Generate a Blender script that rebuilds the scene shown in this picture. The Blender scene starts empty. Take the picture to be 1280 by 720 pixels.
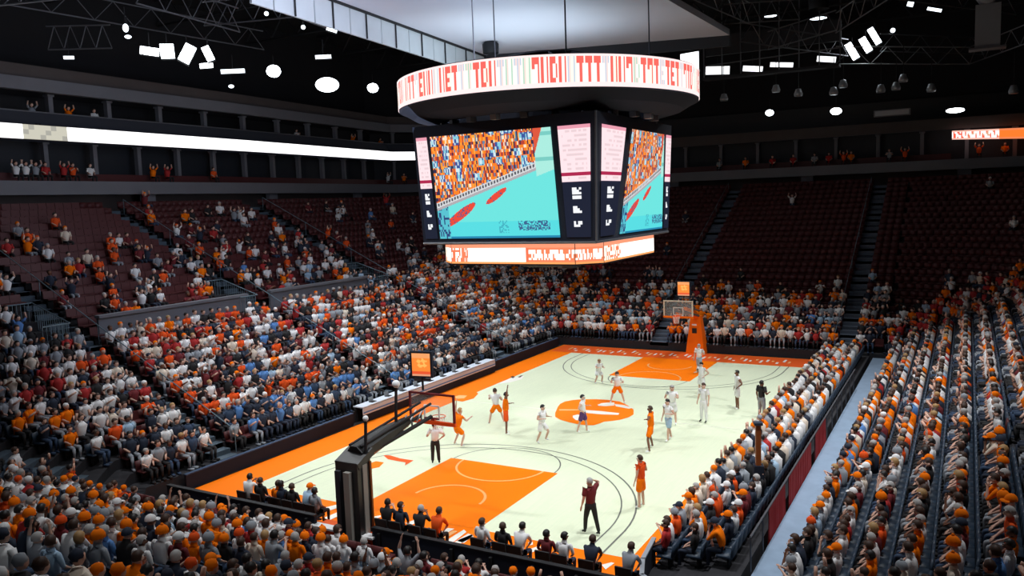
import bpy, math, random
import numpy as np
from mathutils import Vector, Matrix
random.seed(7)
S = bpy.context.scene
COL = S.collection
PI = math.pi
# ------------------------------------------------------------------ camera
FPX = 1015.8; CAM = np.array([-21.193, -8.318, 10.343]); YAW, PITCH, ROLL = .51265, -.10415, -.03533
_f = np.array([math.cos(YAW)*math.cos(PITCH), math.sin(YAW)*math.cos(PITCH), math.sin(PITCH)])
_r = np.cross(_f, [0, 0, 1]); _r /= np.linalg.norm(_r); _u = np.cross(_r, _f)
_r, _u = math.cos(ROLL)*_r+math.sin(ROLL)*_u, -math.sin(ROLL)*_r+math.cos(ROLL)*_u
def on(u, v, axis, val):                       # where the sight line of a photo point meets a real plane
    d = _f*FPX+_r*(u-640)-_u*(v-360); t = (val-CAM[axis])/d[axis]
    return CAM+d*t
def gp(u, v, z=0.0): return on(u, v, 2, z)
def px(P):
    d = np.array(P, float)-CAM; z = d@_f
    if z < .5: return (-9999, -9999, z)
    return (640+FPX*(d@_r)/z, 360-FPX*(d@_u)/z, z)
cam = bpy.data.cameras.new('camera'); co = bpy.data.objects.new('camera', cam); COL.objects.link(co)
cam.sensor_width = 36; cam.lens = FPX/1280*36; cam.clip_end = 400
m = Matrix.Identity(4)
for i in range(3): m[i][0] = _r[i]; m[i][1] = _u[i]; m[i][2] = -_f[i]; m[i][3] = CAM[i]
co.matrix_world = m; S.camera = co
S.view_settings.view_transform = 'Standard'; S.view_settings.look = 'None'
S.view_settings.exposure = 0; S.view_settings.gamma = 1; S.view_settings.use_curve_mapping = False
w = bpy.data.worlds.new('world'); S.world = w; w.use_nodes = True
w.node_tree.nodes['Background'].inputs[0].default_value = (.010, .011, .016, 1)
w.node_tree.nodes['Background'].inputs[1].default_value = .5
# ------------------------------------------------------------------ materials
def hexc(r, g, b):
    f = lambda c: (c/255/12.92) if c/255 <= .04045 else ((c/255+.055)/1.055)**2.4
    return (f(r), f(g), f(b))
M = {}
def mat(name, c, rough=.7, metal=0, emit=0, noise=0, scale=6, alpha=1, coat=0):
    m = bpy.data.materials.new(name); m.use_nodes = True; nt = m.node_tree; b = nt.nodes['Principled BSDF']
    b.inputs['Base Color'].default_value = (*c, 1); b.inputs['Roughness'].default_value = rough; b.inputs['Metallic'].default_value = metal
    if coat: b.inputs['Coat Weight'].default_value = coat; b.inputs['Coat Roughness'].default_value = .15
    if emit: b.inputs['Emission Color'].default_value = (*c, 1); b.inputs['Emission Strength'].default_value = emit
    if noise:
        tc = nt.nodes.new('ShaderNodeTexCoord'); n = nt.nodes.new('ShaderNodeTexNoise'); n.inputs['Scale'].default_value = scale; n.inputs['Detail'].default_value = 4
        mx = nt.nodes.new('ShaderNodeMix'); mx.data_type = 'RGBA'
        mx.inputs[6].default_value = (*[x*(1-noise) for x in c], 1); mx.inputs[7].default_value = (*[min(1, x*(1+noise)) for x in c], 1)
        nt.links.new(tc.outputs['Object'], n.inputs['Vector']); nt.links.new(n.outputs[0], mx.inputs[0]); nt.links.new(mx.outputs[2], b.inputs['Base Color'])
    if alpha < 1: b.inputs['Alpha'].default_value = alpha
    M[name] = m; return m
mat('skin', hexc(214, 172, 152), .6); mat('skin_dark', hexc(120, 78, 58), .6)
mat('orange', (1.0, .20, .0), .75); mat('orange_red', (.85, .10, .015), .75); mat('white_cloth', (.86, .87, .88), .8); mat('cream_cloth', (.80, .70, .58), .8)
mat('grey_cloth', (.30, .33, .37), .8); mat('navy_cloth', (.015, .025, .05), .8); mat('black_cloth', (.012, .012, .014), .8)
mat('blue_cloth', (.10, .26, .60), .8); mat('pale_blue_cloth', (.38, .55, .72), .8); mat('red_cloth', (.45, .02, .02), .8); mat('maroon_cloth', (.16, .012, .018), .8)
mat('brown_hair', (.05, .022, .012), .6); mat('black_hair', (.01, .008, .008), .5); mat('grey_hair', (.42, .41, .40), .7); mat('blond_hair', (.42, .25, .10), .6)
mat('denim', (.03, .06, .12), .8); mat('purple_cloth', (.10, .04, .16), .8)
mat('yellow_cloth', (.85, .48, .03), .8)
mat('eye', (.01, .01, .01), .3); mat('seat_red', (.085, .013, .014), .55); mat('seat_navy', (.02, .04, .07), .5)
mat('concrete', (.055, .055, .062), .9, noise=.25, scale=1.5); mat('concrete_dark', (.022, .022, .027), .9, noise=.25, scale=1.2)
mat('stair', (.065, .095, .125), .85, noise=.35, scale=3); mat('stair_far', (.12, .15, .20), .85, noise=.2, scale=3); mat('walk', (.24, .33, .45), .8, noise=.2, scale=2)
mat('fascia', (.17, .175, .20), .8, noise=.12, scale=.6); mat('fascia_navy', (.022, .027, .042), .8); mat('fascia_brown', (.085, .07, .068), .85, noise=.15, scale=.7)
mat('rail', (.17, .25, .30), .5, .3); mat('steel', (.15, .155, .175), .5, .6); mat('dark_steel', (.016, .017, .02), .6, .3); mat('pale_steel', (.38, .40, .43), .45, .5)
mat('black_pad', (.014, .015, .016), .38, noise=.4, scale=5); mat('pad_trim', (.30, .29, .26), .5)
mat('orange_pad', (1.0, .19, .005), .55); mat('brown_post', (.28, .07, .01), .5)
mat('roof', (.012, .012, .015), .95, noise=.3, scale=.3); mat('canopy', (.56, .58, .68), .75, noise=.06, scale=.12); mat('curtain', (.55, .60, .64), .7, noise=.12, scale=.8)
mat('scrim', (.022, .024, .032), .8); mat('board_navy', (.006, .011, .026), .9); mat('table_white', (.62, .70, .80), .5)
mat('lens', (.90, .97, 1.0), .3, emit=14); mat('lens_dim', (.85, .93, 1.0), .3, emit=2.6); mat('panel_white', (.95, .97, 1.0), .4, emit=1.6)
mat('window_dark', (.006, .007, .010), .5); mat('window_blue', (.012, .017, .026), .6); mat('ribbon', (1, 1, 1), .5, emit=1.6)
mat('rim', (1.0, .12, .0), .4, .3); mat('net', (.85, .85, .85), .8)
g = mat('glass', (.75, .85, .9), .08, alpha=.14)
# playing surface: maple boards, pale, with faint board tone and a satin finish
m = mat('maple', (.74, .80, .62), .5); nt = m.node_tree; b = nt.nodes['Principled BSDF']
tc = nt.nodes.new('ShaderNodeTexCoord'); mp = nt.nodes.new('ShaderNodeMapping'); mp.inputs['Scale'].default_value = (.5, 7, 1)
br = nt.nodes.new('ShaderNodeTexBrick'); br.inputs['Scale'].default_value = 1.2; br.inputs['Mortar Size'].default_value = .004
br.inputs['Color1'].default_value = (.75, .82, .60, 1); br.inputs['Color2'].default_value = (.70, .775, .57, 1); br.inputs['Mortar'].default_value = (.62, .66, .5, 1)
nt.links.new(tc.outputs['Object'], mp.inputs[0]); nt.links.new(mp.outputs[0], br.inputs['Vector']); nt.links.new(br.outputs[0], b.inputs['Base Color'])
mat('paint_orange', (1.0, .20, .0), .6); mat('paint_red', (.86, .12, .02), .4); mat('paint_line', (.16, .17, .15), .5); mat('paint_white', (.9, .88, .8), .45); mat('paint_pale', (1.0, .50, .20), .45); mat('paint_brown', (.55, .22, .04), .5)
m = mat('screen', (0, 0, 0), .4); nt = m.node_tree; b = nt.nodes['Principled BSDF']
at = nt.nodes.new('ShaderNodeAttribute'); at.attribute_name = 'pix'; nt.links.new(at.outputs['Color'], b.inputs['Emission Color']); b.inputs['Emission Strength'].default_value = 1.0
for n_ in ('paint_orange', 'paint_red', 'orange', 'orange_red', 'maple', 'orange_pad'): M[n_].node_tree.nodes['Principled BSDF'].inputs['Specular IOR Level'].default_value = .15
# ------------------------------------------------------------------ mesh helpers
class MB:
    def __init__(s): s.v = []; s.f = []; s.mi = []; s.mats = []
    def _m(s, m):
        m = M[m] if isinstance(m, str) else m
        if m not in s.mats: s.mats.append(m)
        return s.mats.index(m)
    def poly(s, pts, faces, m):
        o = len(s.v); k = s._m(m); s.v += [tuple(p) for p in pts]
        for f in faces: s.f.append(tuple(i+o for i in f)); s.mi.append(k)
    def box(s, c, d, m, rz=0, tilt=0, taper=1.0):
        x, y, z = [k/2 for k in d]; P = []
        for sz in (-1, 1):
            t = taper if sz > 0 else 1
            for sx, sy in ((-1, -1), (1, -1), (1, 1), (-1, 1)): P.append(Vector((sx*x*t, sy*y*t, sz*z)))
        R = Matrix.Rotation(rz, 3, 'Z') @ Matrix.Rotation(tilt, 3, 'Y')
        s.poly([Vector(c)+R@p for p in P], [(3, 2, 1, 0), (4, 5, 6, 7), (0, 1, 5, 4), (1, 2, 6, 5), (2, 3, 7, 6), (3, 0, 4, 7)], m)
    def tube(s, pts, r, m, n=6, caps=True):
        pts = [Vector(p) for p in pts]; rs = r if isinstance(r, (list, tuple)) else [r]*len(pts); P = []; F = []
        for i, p in enumerate(pts):
            t = (pts[min(i+1, len(pts)-1)]-pts[max(i-1, 0)]).normalized()
            a = Vector((0, 0, 1)) if abs(t.z) < .9 else Vector((1, 0, 0)); u = t.cross(a).normalized(); v = t.cross(u)
            for k in range(n): an = 2*PI*(k+.5)/n; P.append(p+(u*math.cos(an)+v*math.sin(an))*rs[i])
        for i in range(len(pts)-1):
            for k in range(n): F.append((i*n+k, i*n+(k+1) % n, (i+1)*n+(k+1) % n, (i+1)*n+k))
        if caps: F.append(tuple(range(n))[::-1]); F.append(tuple((len(pts)-1)*n+k for k in range(n)))
        s.poly(P, F, m)
    def lathe(s, c, prof, m, n=32, a0=0, a1=2*PI):
        P = []; F = []; full = abs(a1-a0-2*PI) < 1e-6; N = n if full else n+1
        for k in range(N):
            a = a0+(a1-a0)*k/n
            for r, z in prof: P.append((c[0]+r*math.cos(a), c[1]+r*math.sin(a), c[2]+z))
        q = len(prof)
        for k in range(n):
            for i in range(q-1): k2 = (k+1) % N; F.append((k*q+i, k2*q+i, k2*q+i+1, k*q+i+1))
        s.poly(P, F, m)
    def ball(s, c, r, m, n=10, k=7, sc=(1, 1, 1)):
        P = []; F = []
        for j in range(k+1):
            th = PI*j/k
            for i in range(n): a = 2*PI*i/n; P.append((c[0]+r*sc[0]*math.sin(th)*math.cos(a), c[1]+r*sc[1]*math.sin(th)*math.sin(a), c[2]+r*sc[2]*math.cos(th)))
        for j in range(k):
            for i in range(n): F.append((j*n+i, (j+1)*n+i, (j+1)*n+(i+1) % n, j*n+(i+1) % n))
        s.poly(P, F, m)
    def mesh(s, name, smooth=False):
        me = bpy.data.meshes.new(name); me.from_pydata(s.v, [], s.f)
        for m_ in s.mats: me.materials.append(m_)
        me.polygons.foreach_set('material_index', s.mi)
        if smooth: me.polygons.foreach_set('use_smooth', [True]*len(s.f))
        me.update(); return me
    def build(s, name, parent=None, smooth=False, **kw): return link(name, s.mesh(name, smooth), parent, **kw)
def link(name, me, parent=None, label=None, cat=None, group=None, kind=None):
    o = bpy.data.objects.new(name, me); COL.objects.link(o)
    if parent: o.parent = parent
    tag(o, label, cat, group, kind); return o
def tag(o, label=None, cat=None, group=None, kind=None):
    if label: o['label'] = label
    if cat: o['category'] = cat
    if group: o['group'] = group
    if kind: o['kind'] = kind
    return o
def empty(name, loc=(0, 0, 0), rz=0, **kw):
    o = bpy.data.objects.new(name, None); COL.objects.link(o); o.location = loc; o.rotation_euler = (0, 0, rz); o.empty_display_size = .1
    return tag(o, **kw)
def copy_tree(o, parent=None):
    c = o.copy(); COL.objects.link(c); c.parent = parent
    for ch in list(o.children): copy_tree(ch, c)
    return c
ORD = ['first', 'second', 'third', 'fourth', 'fifth', 'sixth', 'seventh', 'eighth', 'ninth', 'tenth', 'eleventh', 'twelfth', 'thirteenth', 'fourteenth', 'fifteenth', 'sixteenth', 'seventeenth', 'eighteenth', 'nineteenth', 'twentieth', 'twenty-first', 'twenty-second', 'twenty-third', 'twenty-fourth', 'twenty-fifth', 'twenty-sixth', 'twenty-seventh', 'twenty-eighth', 'twenty-ninth', 'thirtieth']
ORD += [t+'-'+o for t in ('thirty', 'forty', 'fifty') for o in ORD[:9]]
# ------------------------------------------------------------------ bodies
DG = None
def skin(name, V, E, lvl=1):
    """V: list of (x,y,z,r), E: edges. One continuous surface grown over the skeleton."""
    me = bpy.data.meshes.new('sk'); me.from_pydata([v[:3] for v in V], E, []); o = bpy.data.objects.new('sk', me); COL.objects.link(o)
    md = o.modifiers.new('s', 'SKIN'); md.use_smooth_shade = True; md.branch_smoothing = .6
    if not me.skin_vertices: me.skin_vertices.new() if hasattr(me.skin_vertices, 'new') else None
    sv = me.skin_vertices[0].data
    for i, v in enumerate(V): sv[i].radius = (v[3], v[3] if len(v) < 5 else v[4]); sv[i].use_root = (i == 0)
    if lvl: sb = o.modifiers.new('b', 'SUBSURF'); sb.levels = lvl; sb.render_levels = lvl
    dg = bpy.context.evaluated_depsgraph_get(); dg.update()
    out = bpy.data.meshes.new_from_object(o.evaluated_get(dg)); out.name = name
    bpy.data.objects.remove(o); bpy.data.meshes.remove(me); return out
def lerp(a, b, t): return tuple(a[i]+(b[i]-a[i])*t for i in range(len(a)))
def skeleton(J, fingers=True):
    """J: joints in metres, x forward, y left, z up -> V, E, label per edge"""
    V = []; E = []; Lb = []
    def v(p, r, r2=None): V.append((*p[:3], r) if r2 is None else (*p[:3], r, r2)); return len(V)-1
    def e(a, b, l): E.append((a, b)); Lb.append(l)
    pel = v(J['pelvis'], .135); wa = v(lerp(J['pelvis'], J['chest'], .45), .140); ch = v(J['chest'], .178)
    nb = v(lerp(J['chest'], J['neck'], .72), .125); hd0 = v(lerp(J['neck'], J['head'], .22), .078); h1 = v(lerp(J['neck'], J['head'], .62), .088); h2 = v(J['head'], .108)
    top = v([J['head'][i]+(J['head'][i]-J['neck'][i])*.42 for i in range(3)], .06)
    e(pel, wa, 'top'); e(wa, ch, 'top'); e(ch, nb, 'top'); e(nb, hd0, 'skin'); e(hd0, h1, 'skin'); e(h1, h2, 'skin'); e(h2, top, 'skin')
    fx = J.get('face', (1, 0)); nz = v((J['head'][0]+.122*fx[0], J['head'][1]+.122*fx[1], J['head'][2]-.025), .013); e(h2, nz, 'skin')
    for sg in (-1, 1): er = v((J['head'][0]-.11*fx[1]*sg, J['head'][1]+.11*fx[0]*sg, J['head'][2]-.015), .018, .028); e(h2, er, 'skin')
    for sg, sd in ((1, 'l'), (-1, 'r')):
        sh, el, wr = J['sh_'+sd], J['el_'+sd], J['wr_'+sd]
        a = v(sh, .085); b_ = v(lerp(sh, el, .5), .062); c = v(el, .042); c2 = v(lerp(el, wr, .35), .042); d = v(wr, .026)
        e(ch, a, 'top'); e(a, b_, 'sleeve'); e(b_, c, 'sleeve2'); e(c, c2, 'skin'); e(c2, d, 'skin')
        dr = Vector(wr)-Vector(el); dr.normalize(); pm = Vector(wr)+dr*.055; p_ = v(pm, .034); e(d, p_, 'skin')
        if fingers:
            sdv = dr.cross(Vector((0, 0, 1))); sdv = sdv.normalized() if sdv.length > .1 else Vector((0, 1, 0)); dn = sdv.cross(dr)
            for k, ln in zip((-1.5, -.5, .5, 1.5), (.06, .075, .07, .055)):
                q0 = pm+dr*.04+sdv*k*.019; q1 = q0+dr*ln*.6-dn*.006; q2 = q1+dr*ln*.5-dn*.018
                i0 = v(q0, .010); i1 = v(q1, .009); i2 = v(q2, .007); e(p_, i0, 'skin'); e(i0, i1, 'skin'); e(i1, i2, 'skin')
            t0 = v(Vector(wr)+dr*.03-sdv*.035*sg, .011); t1 = v(Vector(wr)+dr*.07-sdv*.055*sg, .009); e(d, t0, 'skin'); e(t0, t1, 'skin')
        hp, kn, an = J['hp_'+sd], J['kn_'+sd], J['an_'+sd]
        a = v(hp, .10); b_ = v(lerp(hp, kn, .5), .08); c = v(kn, .055); c2 = v(lerp(kn, an, .35), .056); d = v(an, .038)
        fo = J.get('ft_'+sd, (an[0]+.15, an[1], an[2]-.05)); hl = v((an[0]-.03, an[1], an[2]-.05), .035); f_ = v(fo, .034)
        e(pel, a, 'legs'); e(a, b_, 'legs'); e(b_, c, 'legs2'); e(c, c2, 'shin'); e(c2, d, 'shin'); e(d, hl, 'shoe'); e(d, f_, 'shoe')
    return V, E, Lb
def paint_body(me, V, E, Lb, slots):
    """material slot for each face by the nearest bone"""
    names = list(dict.fromkeys(slots.values()))
    for n in names: me.materials.append(M[n] if n in M else None)
    A = np.array([V[a][:3] for a, b_ in E]); B = np.array([V[b_][:3] for a, b_ in E]); R = np.array([(V[a][3]+V[b_][3])/2 for a, b_ in E])
    c = np.empty(len(me.polygons)*3); me.polygons.foreach_get('center', c); c = c.reshape(-1, 3)
    ab = B-A; L2 = (ab**2).sum(1)
    t = np.clip(((c[:, None, :]-A)*ab).sum(2)/L2, 0, 1); d = np.linalg.norm(c[:, None, :]-(A+t[..., None]*ab), axis=2)-R
    k = d.argmin(1); me.polygons.foreach_set('material_index', [names.index(slots[Lb[i]]) for i in k]); me.update()
def hair_mesh(J, style, m_):
    b = MB(); h = Vector(J['head']); fx = J.get('face', (1, 0)); az = math.atan2(fx[1], fx[0])
    R = Matrix.Rotation(az, 3, 'Z'); P = []; F = []; n, k = 14, 7; thm = {'short': .60, 'long': .78, 'cap': .50, 'beanie': .55}[style]*PI
    up = .025; rr = {'short': .113, 'long': .122, 'cap': .122, 'beanie': .132}[style]
    for j in range(k+1):
        for i in range(n):
            a = 2*PI*i/n; th = thm*j/k
            if style in ('short', 'long') and math.cos(a) > .2: th = min(th, .36*PI)
            p = Vector((rr*1.05*math.sin(th)*math.cos(a)-.008, rr*.93*math.sin(th)*math.sin(a), rr*1.12*math.cos(th)+up)); P.append(h+R@p)
    for j in range(k):
        for i in range(n): F.append((j*n+i, (j+1)*n+i, (j+1)*n+(i+1) % n, j*n+(i+1) % n))
    b.poly(P, F, m_)
    if style == 'cap':
        P = []
        for rad, zz in ((.10, .035), (.20, .012)):
            for i in range(7): a = -.9+1.8*i/6; P.append(h+R@Vector((rad*math.cos(a), rad*.8*math.sin(a), zz+up-.01)))
        P += [p-Vector((0, 0, .012)) for p in P]
        F = [(i, i+1, i+8, i+7) for i in range(6)]+[(i+14, i+21, i+22, i+15) for i in range(6)]+[(i+7, i+8, i+22, i+21) for i in range(6)]
        b.poly(P, F, m_)
    if style == 'beanie': b.ball(h+Vector((0, 0, .175)), .035, m_, 8, 5)
    return b.mesh('hair', True)
EYE = []
def face_parts(J, parent):
    h = Vector(J['head']); fx = J.get('face', (1, 0)); az = math.atan2(fx[1], fx[0]); R = Matrix.Rotation(az, 3, 'Z')
    if not EYE:
        b = MB(); b.ball((0, 0, 0), .012, 'eye', 6, 4); EYE.append(b.mesh('eye', True)); b = MB(); b.ball((0, 0, 0), .02, 'maroon_cloth', 8, 4, (.35, 1.2, .35)); EYE.append(b.mesh('mouth', True))
    for s_ in (-1, 1): o = link('eye', EYE[0], parent); o.location = h+R@Vector((.097, s_*.036, .008))
    o = link('mouth', EYE[1], parent); o.location = h+R@Vector((.094, 0, -.060)); o.rotation_euler = (0, 0, az)
# seated poses (floor under the feet = 0, seat pan height .45)
def seated(lean=0, arms='lap', turn=0):
    J = dict(pelvis=(0, 0, .55), chest=(.02+lean, 0, .93), neck=(.03+lean*1.35, 0, 1.10), head=(.06+lean*1.5, 0, 1.225))
    J['face'] = (math.cos(turn), math.sin(turn))
    for s, d in ((1, 'l'), (-1, 'r')):
        J['sh_'+d] = (.02+lean*1.2, s*.19, 1.05); J['hp_'+d] = (.05, s*.10, .53); J['kn_'+d] = (.44, s*.13, .52); J['an_'+d] = (.42, s*.12, .10)
        if arms == 'lap': J['el_'+d] = (.05+lean, s*.26, .80); J['wr_'+d] = (.26+lean*.6, s*.13, .66)
        elif arms == 'clap': J['el_'+d] = (.15+lean, s*.27, .86); J['wr_'+d] = (.33+lean, s*.07, 1.02)
        elif arms == 'up': J['el_'+d] = (.12+lean, s*.32, 1.22); J['wr_'+d] = (.14+lean, s*.26, 1.46)
        elif arms == 'chin': J['el_'+d] = (.28+lean, s*.18, .78); J['wr_'+d] = (.20+lean*1.4, s*.07, 1.06) if s > 0 else (.36, -.1, .64)
    return J
SLOTS = dict(skin='skin', top='orange', sleeve='orange', sleeve2='orange', legs='denim', legs2='denim', shin='denim', shoe='black_cloth')
def make_person(name, J, slots=SLOTS, head='short', hm='brown_hair', fingers=True, **kw):
    V, E, Lb = skeleton(J, fingers); me = skin(name, V, E, 1); paint_body(me, V, E, Lb, slots)
    o = link(name, me, None, **kw)
    h = link({'short': 'hair', 'long': 'hair', 'cap': 'cap', 'beanie': 'knit_hat'}[head], hair_mesh(J, head, hm), o)
    face_parts(J, o)
    return o
POSES = [seated(0, 'lap'), seated(.08, 'clap', .3), seated(.05, 'lap', -.5), seated(.14, 'chin', .1), seated(.02, 'up'), seated(-.03, 'lap', .5)]
PROTO = {}
TOPW = [('orange', 17), ('orange_red', 6), ('white_cloth', 36), ('cream_cloth', 7), ('grey_cloth', 9), ('navy_cloth', 11), ('black_cloth', 12), ('pale_blue_cloth', 3), ('blue_cloth', 2), ('red_cloth', 5), ('maroon_cloth', 3)]
HAIRW = [('short', 'brown_hair', 22), ('short', 'black_hair', 14), ('short', 'grey_hair', 14), ('long', 'brown_hair', 8), ('long', 'blond_hair', 7), ('cap', 'orange', 12), ('beanie', 'orange', 11), ('cap', 'white_cloth', 5), ('beanie', 'grey_cloth', 4), ('cap', 'navy_cloth', 4), ('beanie', 'orange_red', 3)]
CN = {'orange': 'orange', 'orange_red': 'dark orange', 'white_cloth': 'white', 'cream_cloth': 'cream', 'grey_cloth': 'grey', 'navy_cloth': 'navy', 'black_cloth': 'black', 'pale_blue_cloth': 'pale blue', 'blue_cloth': 'blue', 'red_cloth': 'red', 'maroon_cloth': 'maroon', 'brown_hair': 'brown', 'black_hair': 'black', 'grey_hair': 'grey', 'blond_hair': 'blond'}
def pick(L): return random.choices(L, [q[-1] for q in L])[0]
def body_proto(pi, hi):
    k = (pi, hi)
    if k not in PROTO:
        st, hm, _ = HAIRW[hi]
        if ('b', pi) not in PROTO:
            V, E, Lb = skeleton(POSES[pi], True); me = skin('person', V, E, 1); paint_body(me, V, E, Lb, SLOTS); PROTO[('b', pi)] = me
        PROTO[k] = (PROTO[('b', pi)], hair_mesh(POSES[pi], st, hm), {'short': 'hair', 'long': 'hair', 'cap': 'cap', 'beanie': 'knit_hat'}[st])
    return PROTO[k]
def spectator(loc, rz, pi, hi, topm, legm, skm):
    me, hm, hn = body_proto(pi, hi)
    o = link('person', me); o.location = loc; o.rotation_euler = (0, 0, rz)
    for sl, mm in zip(o.material_slots, (skm, topm, legm, 'black_cloth')): sl.link = 'OBJECT'; sl.material = M[mm]
    link(hn, hm, o); face_parts(POSES[pi], o); return o
# low detail figure used for the far crowd
def simple_figure(arms):
    b = MB(); J = seated(.04, arms)
    ks = ['skin', 'orange', 'denim', 'black_hair']
    b.tube([(0, 0, .44), (0, 0, .62), (.04, 0, .95), (.05, 0, 1.09)], [.16, .16, .22, .09], 'orange', 6)
    b.ball((.07, 0, 1.24), .115, 'skin', 7, 5, (.95, .85, 1.1)); b.ball((.05, 0, 1.28), .118, 'black_hair', 7, 4, (1, .95, .95))
    for s in 'lr':
        b.tube([J['sh_'+s], J['el_'+s]], [.07, .055], 'orange', 4); b.tube([J['el_'+s], J['wr_'+s]], [.05, .04], 'skin', 4)
        b.tube([J['hp_'+s], J['kn_'+s]], [.10, .07], 'denim', 4); b.tube([J['kn_'+s], J['an_'+s]], [.065, .045], 'denim', 4)
        a = J['an_'+s]; b.box((a[0]+.06, a[1], .05), (.24, .09, .09), 'denim')
    idx = {M[k]: i for i, k in enumerate(ks)}
    return np.array(b.v), b.f, [idx[b.mats[k]] for k in b.mi]
FIG = [simple_figure('lap'), simple_figure('clap'), simple_figure('up')]
class Crowd:
    """many small figures gathered into one countless mass"""
    def __init__(s): s.V = []; s.F = []; s.T = []; s.MI = []; s.n = 0; s.pal = []; 
    def mi(s, n):
        if n not in s.pal: s.pal.append(n)
        return s.pal.index(n)
    def add(s, fig, loc, rz, mats, sc=1.0):
        v, f, k = fig; c, sn = math.cos(rz), math.sin(rz)
        W = v*sc; s.V.append(np.stack([W[:, 0]*c-W[:, 1]*sn+loc[0], W[:, 0]*sn+W[:, 1]*c+loc[1], W[:, 2]+loc[2]], 1))
        ids = [s.mi(m_) for m_ in mats]
        for q, kk in zip(f, k): s.F.append([i+s.n for i in q]); s.MI.append(ids[kk])
        s.n += len(v)
    def build(s, name, **kw):
        me = bpy.data.meshes.new(name); V = np.concatenate(s.V)
        me.vertices.add(len(V)); me.vertices.foreach_set('co', V.ravel())
        tot = np.array([len(q) for q in s.F]); st = np.concatenate([[0], np.cumsum(tot)[:-1]]); li = np.concatenate([np.array(q) for q in s.F])
        me.loops.add(len(li)); me.loops.foreach_set('vertex_index', li); me.polygons.add(len(tot))
        me.polygons.foreach_set('loop_start', st); me.polygons.foreach_set('loop_total', tot)
        for p in s.pal: me.materials.append(M[p])
        me.polygons.foreach_set('material_index', s.MI); me.update(calc_edges=True); me.validate()
        return link(name, me, **kw)
# ------------------------------------------------------------------ floor and court
b = MB(); b.box((16, 7, -.11), (90, 90, .1), 'concrete_dark'); b.build('floor', kind='structure')
L, W, XL = 28.65, 15.24, 2.6
b = MB()
b.box((14.2, 8.15, -.035), (34.2, 17.9, .05), 'paint_orange')
def flat(pts, m_, z): b.poly([(p[0], p[1], z) for p in pts], [tuple(range(len(pts)))], m_)
def rect(x0, y0, x1, y1, m_, z): flat([(x0, y0), (x1, y0), (x1, y1), (x0, y1)], m_, z)
def stroke(pts, wd, m_, z, closed=False):
    n = len(pts)
    for i in range(n if closed else n-1):
        p, q = Vector(pts[i][:2]), Vector(pts[(i+1) % n][:2]); d = (q-p).normalized(); nn = Vector((-d.y, d.x))*wd/2
        p = p-d*wd*.2; q = q+d*wd*.2; flat([p-nn, q-nn, q+nn, p+nn], m_, z)
rect(0, 0, L, W, 'maple', -.006); rect(28.75, -.6, 31.2, 16.9, 'paint_red', -.006)
arc = lambda cx, cy, r, a0, a1, n=40: [(cx+r*math.cos(a0+(a1-a0)*i/n), cy+r*math.sin(a0+(a1-a0)*i/n)) for i in range(n+1)]
KC = 7.62
rect(0, KC-2.44, 5.85, KC+2.44, 'paint_orange', -.003); rect(L-5.85, KC-2.44, L, KC+2.44, 'paint_orange', -.003)
for x0, sg in ((0, 1), (L, -1)):
    for rr in (6.75, 6.25):
        a1 = math.acos(.0) ; al = math.asin(min(1, 1.0)); pts = arc(x0+sg*1.6, KC, rr, -PI/2*.98, PI/2*.98) if sg > 0 else arc(x0-1.6, KC, rr, PI-PI/2*.98, PI+PI/2*.98)
        pts = [(x0, pts[0][1])]+pts+[(x0, pts[-1][1])]; stroke(pts, .06 if rr > 6.5 else .05, 'paint_line', .0)
    stroke(arc(x0+sg*5.85, KC, 1.83, PI/2 if sg > 0 else -PI/2, 1.5*PI if sg > 0 else PI/2, 24), .09, 'paint_pale', .0)
    stroke(arc(x0+sg*5.85, KC, 2.3, -PI/2 if sg > 0 else PI/2, PI/2 if sg > 0 else 1.5*PI, 24), .05, 'paint_line', .0)
    stroke(arc(x0+sg*1.9, KC, 1.35, -PI/2 if sg > 0 else PI/2, PI/2 if sg > 0 else 1.5*PI, 24), .10, 'paint_pale', .0)
stroke([(L/2, 0), (L/2, W)], .05, 'paint_white', -.001)
for uv in ([(600, 487), (770, 483)],): pass
# midcourt emblem: block letter S, traced where it lies on the boards
def trace(uv, m_, z): flat([gp(u, v) for u, v in uv][::-1], m_, z)
trace([(697, 509), (700, 505), (706, 502), (716, 500), (727, 499.2), (745, 499), (760, 499.8), (775, 502), (785, 507), (792, 512), (792, 518), (786, 521.5), (776, 524.5), (766, 526), (755, 527), (749, 529.5), (742, 531.5), (733, 531.5), (724, 530.5), (712, 528), (700, 524.5), (694, 521), (694, 516)], 'paint_orange', .002)
trace([(747, 506), (752, 504), (760, 503.2), (768, 503.2), (768, 506.8), (757, 507.8), (748, 507.2)], 'paint_white', .004)
trace([(728, 512.3), (750, 513.8), (774, 516.5), (773, 518.6), (752, 518), (728, 515.8)], 'paint_white', .004)
trace([(699, 511.6), (726, 511.8), (726, 513), (699, 513.2)], 'paint_pale', .004)
trace([(716, 519.5), (722, 518.2), (730, 519.6), (729, 526), (720, 525.2), (716, 522)], 'paint_white', .004)
trace([(768, 505), (780, 506.5), (792, 510), (786, 511), (770, 508)], 'paint_white', .0045)
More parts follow.
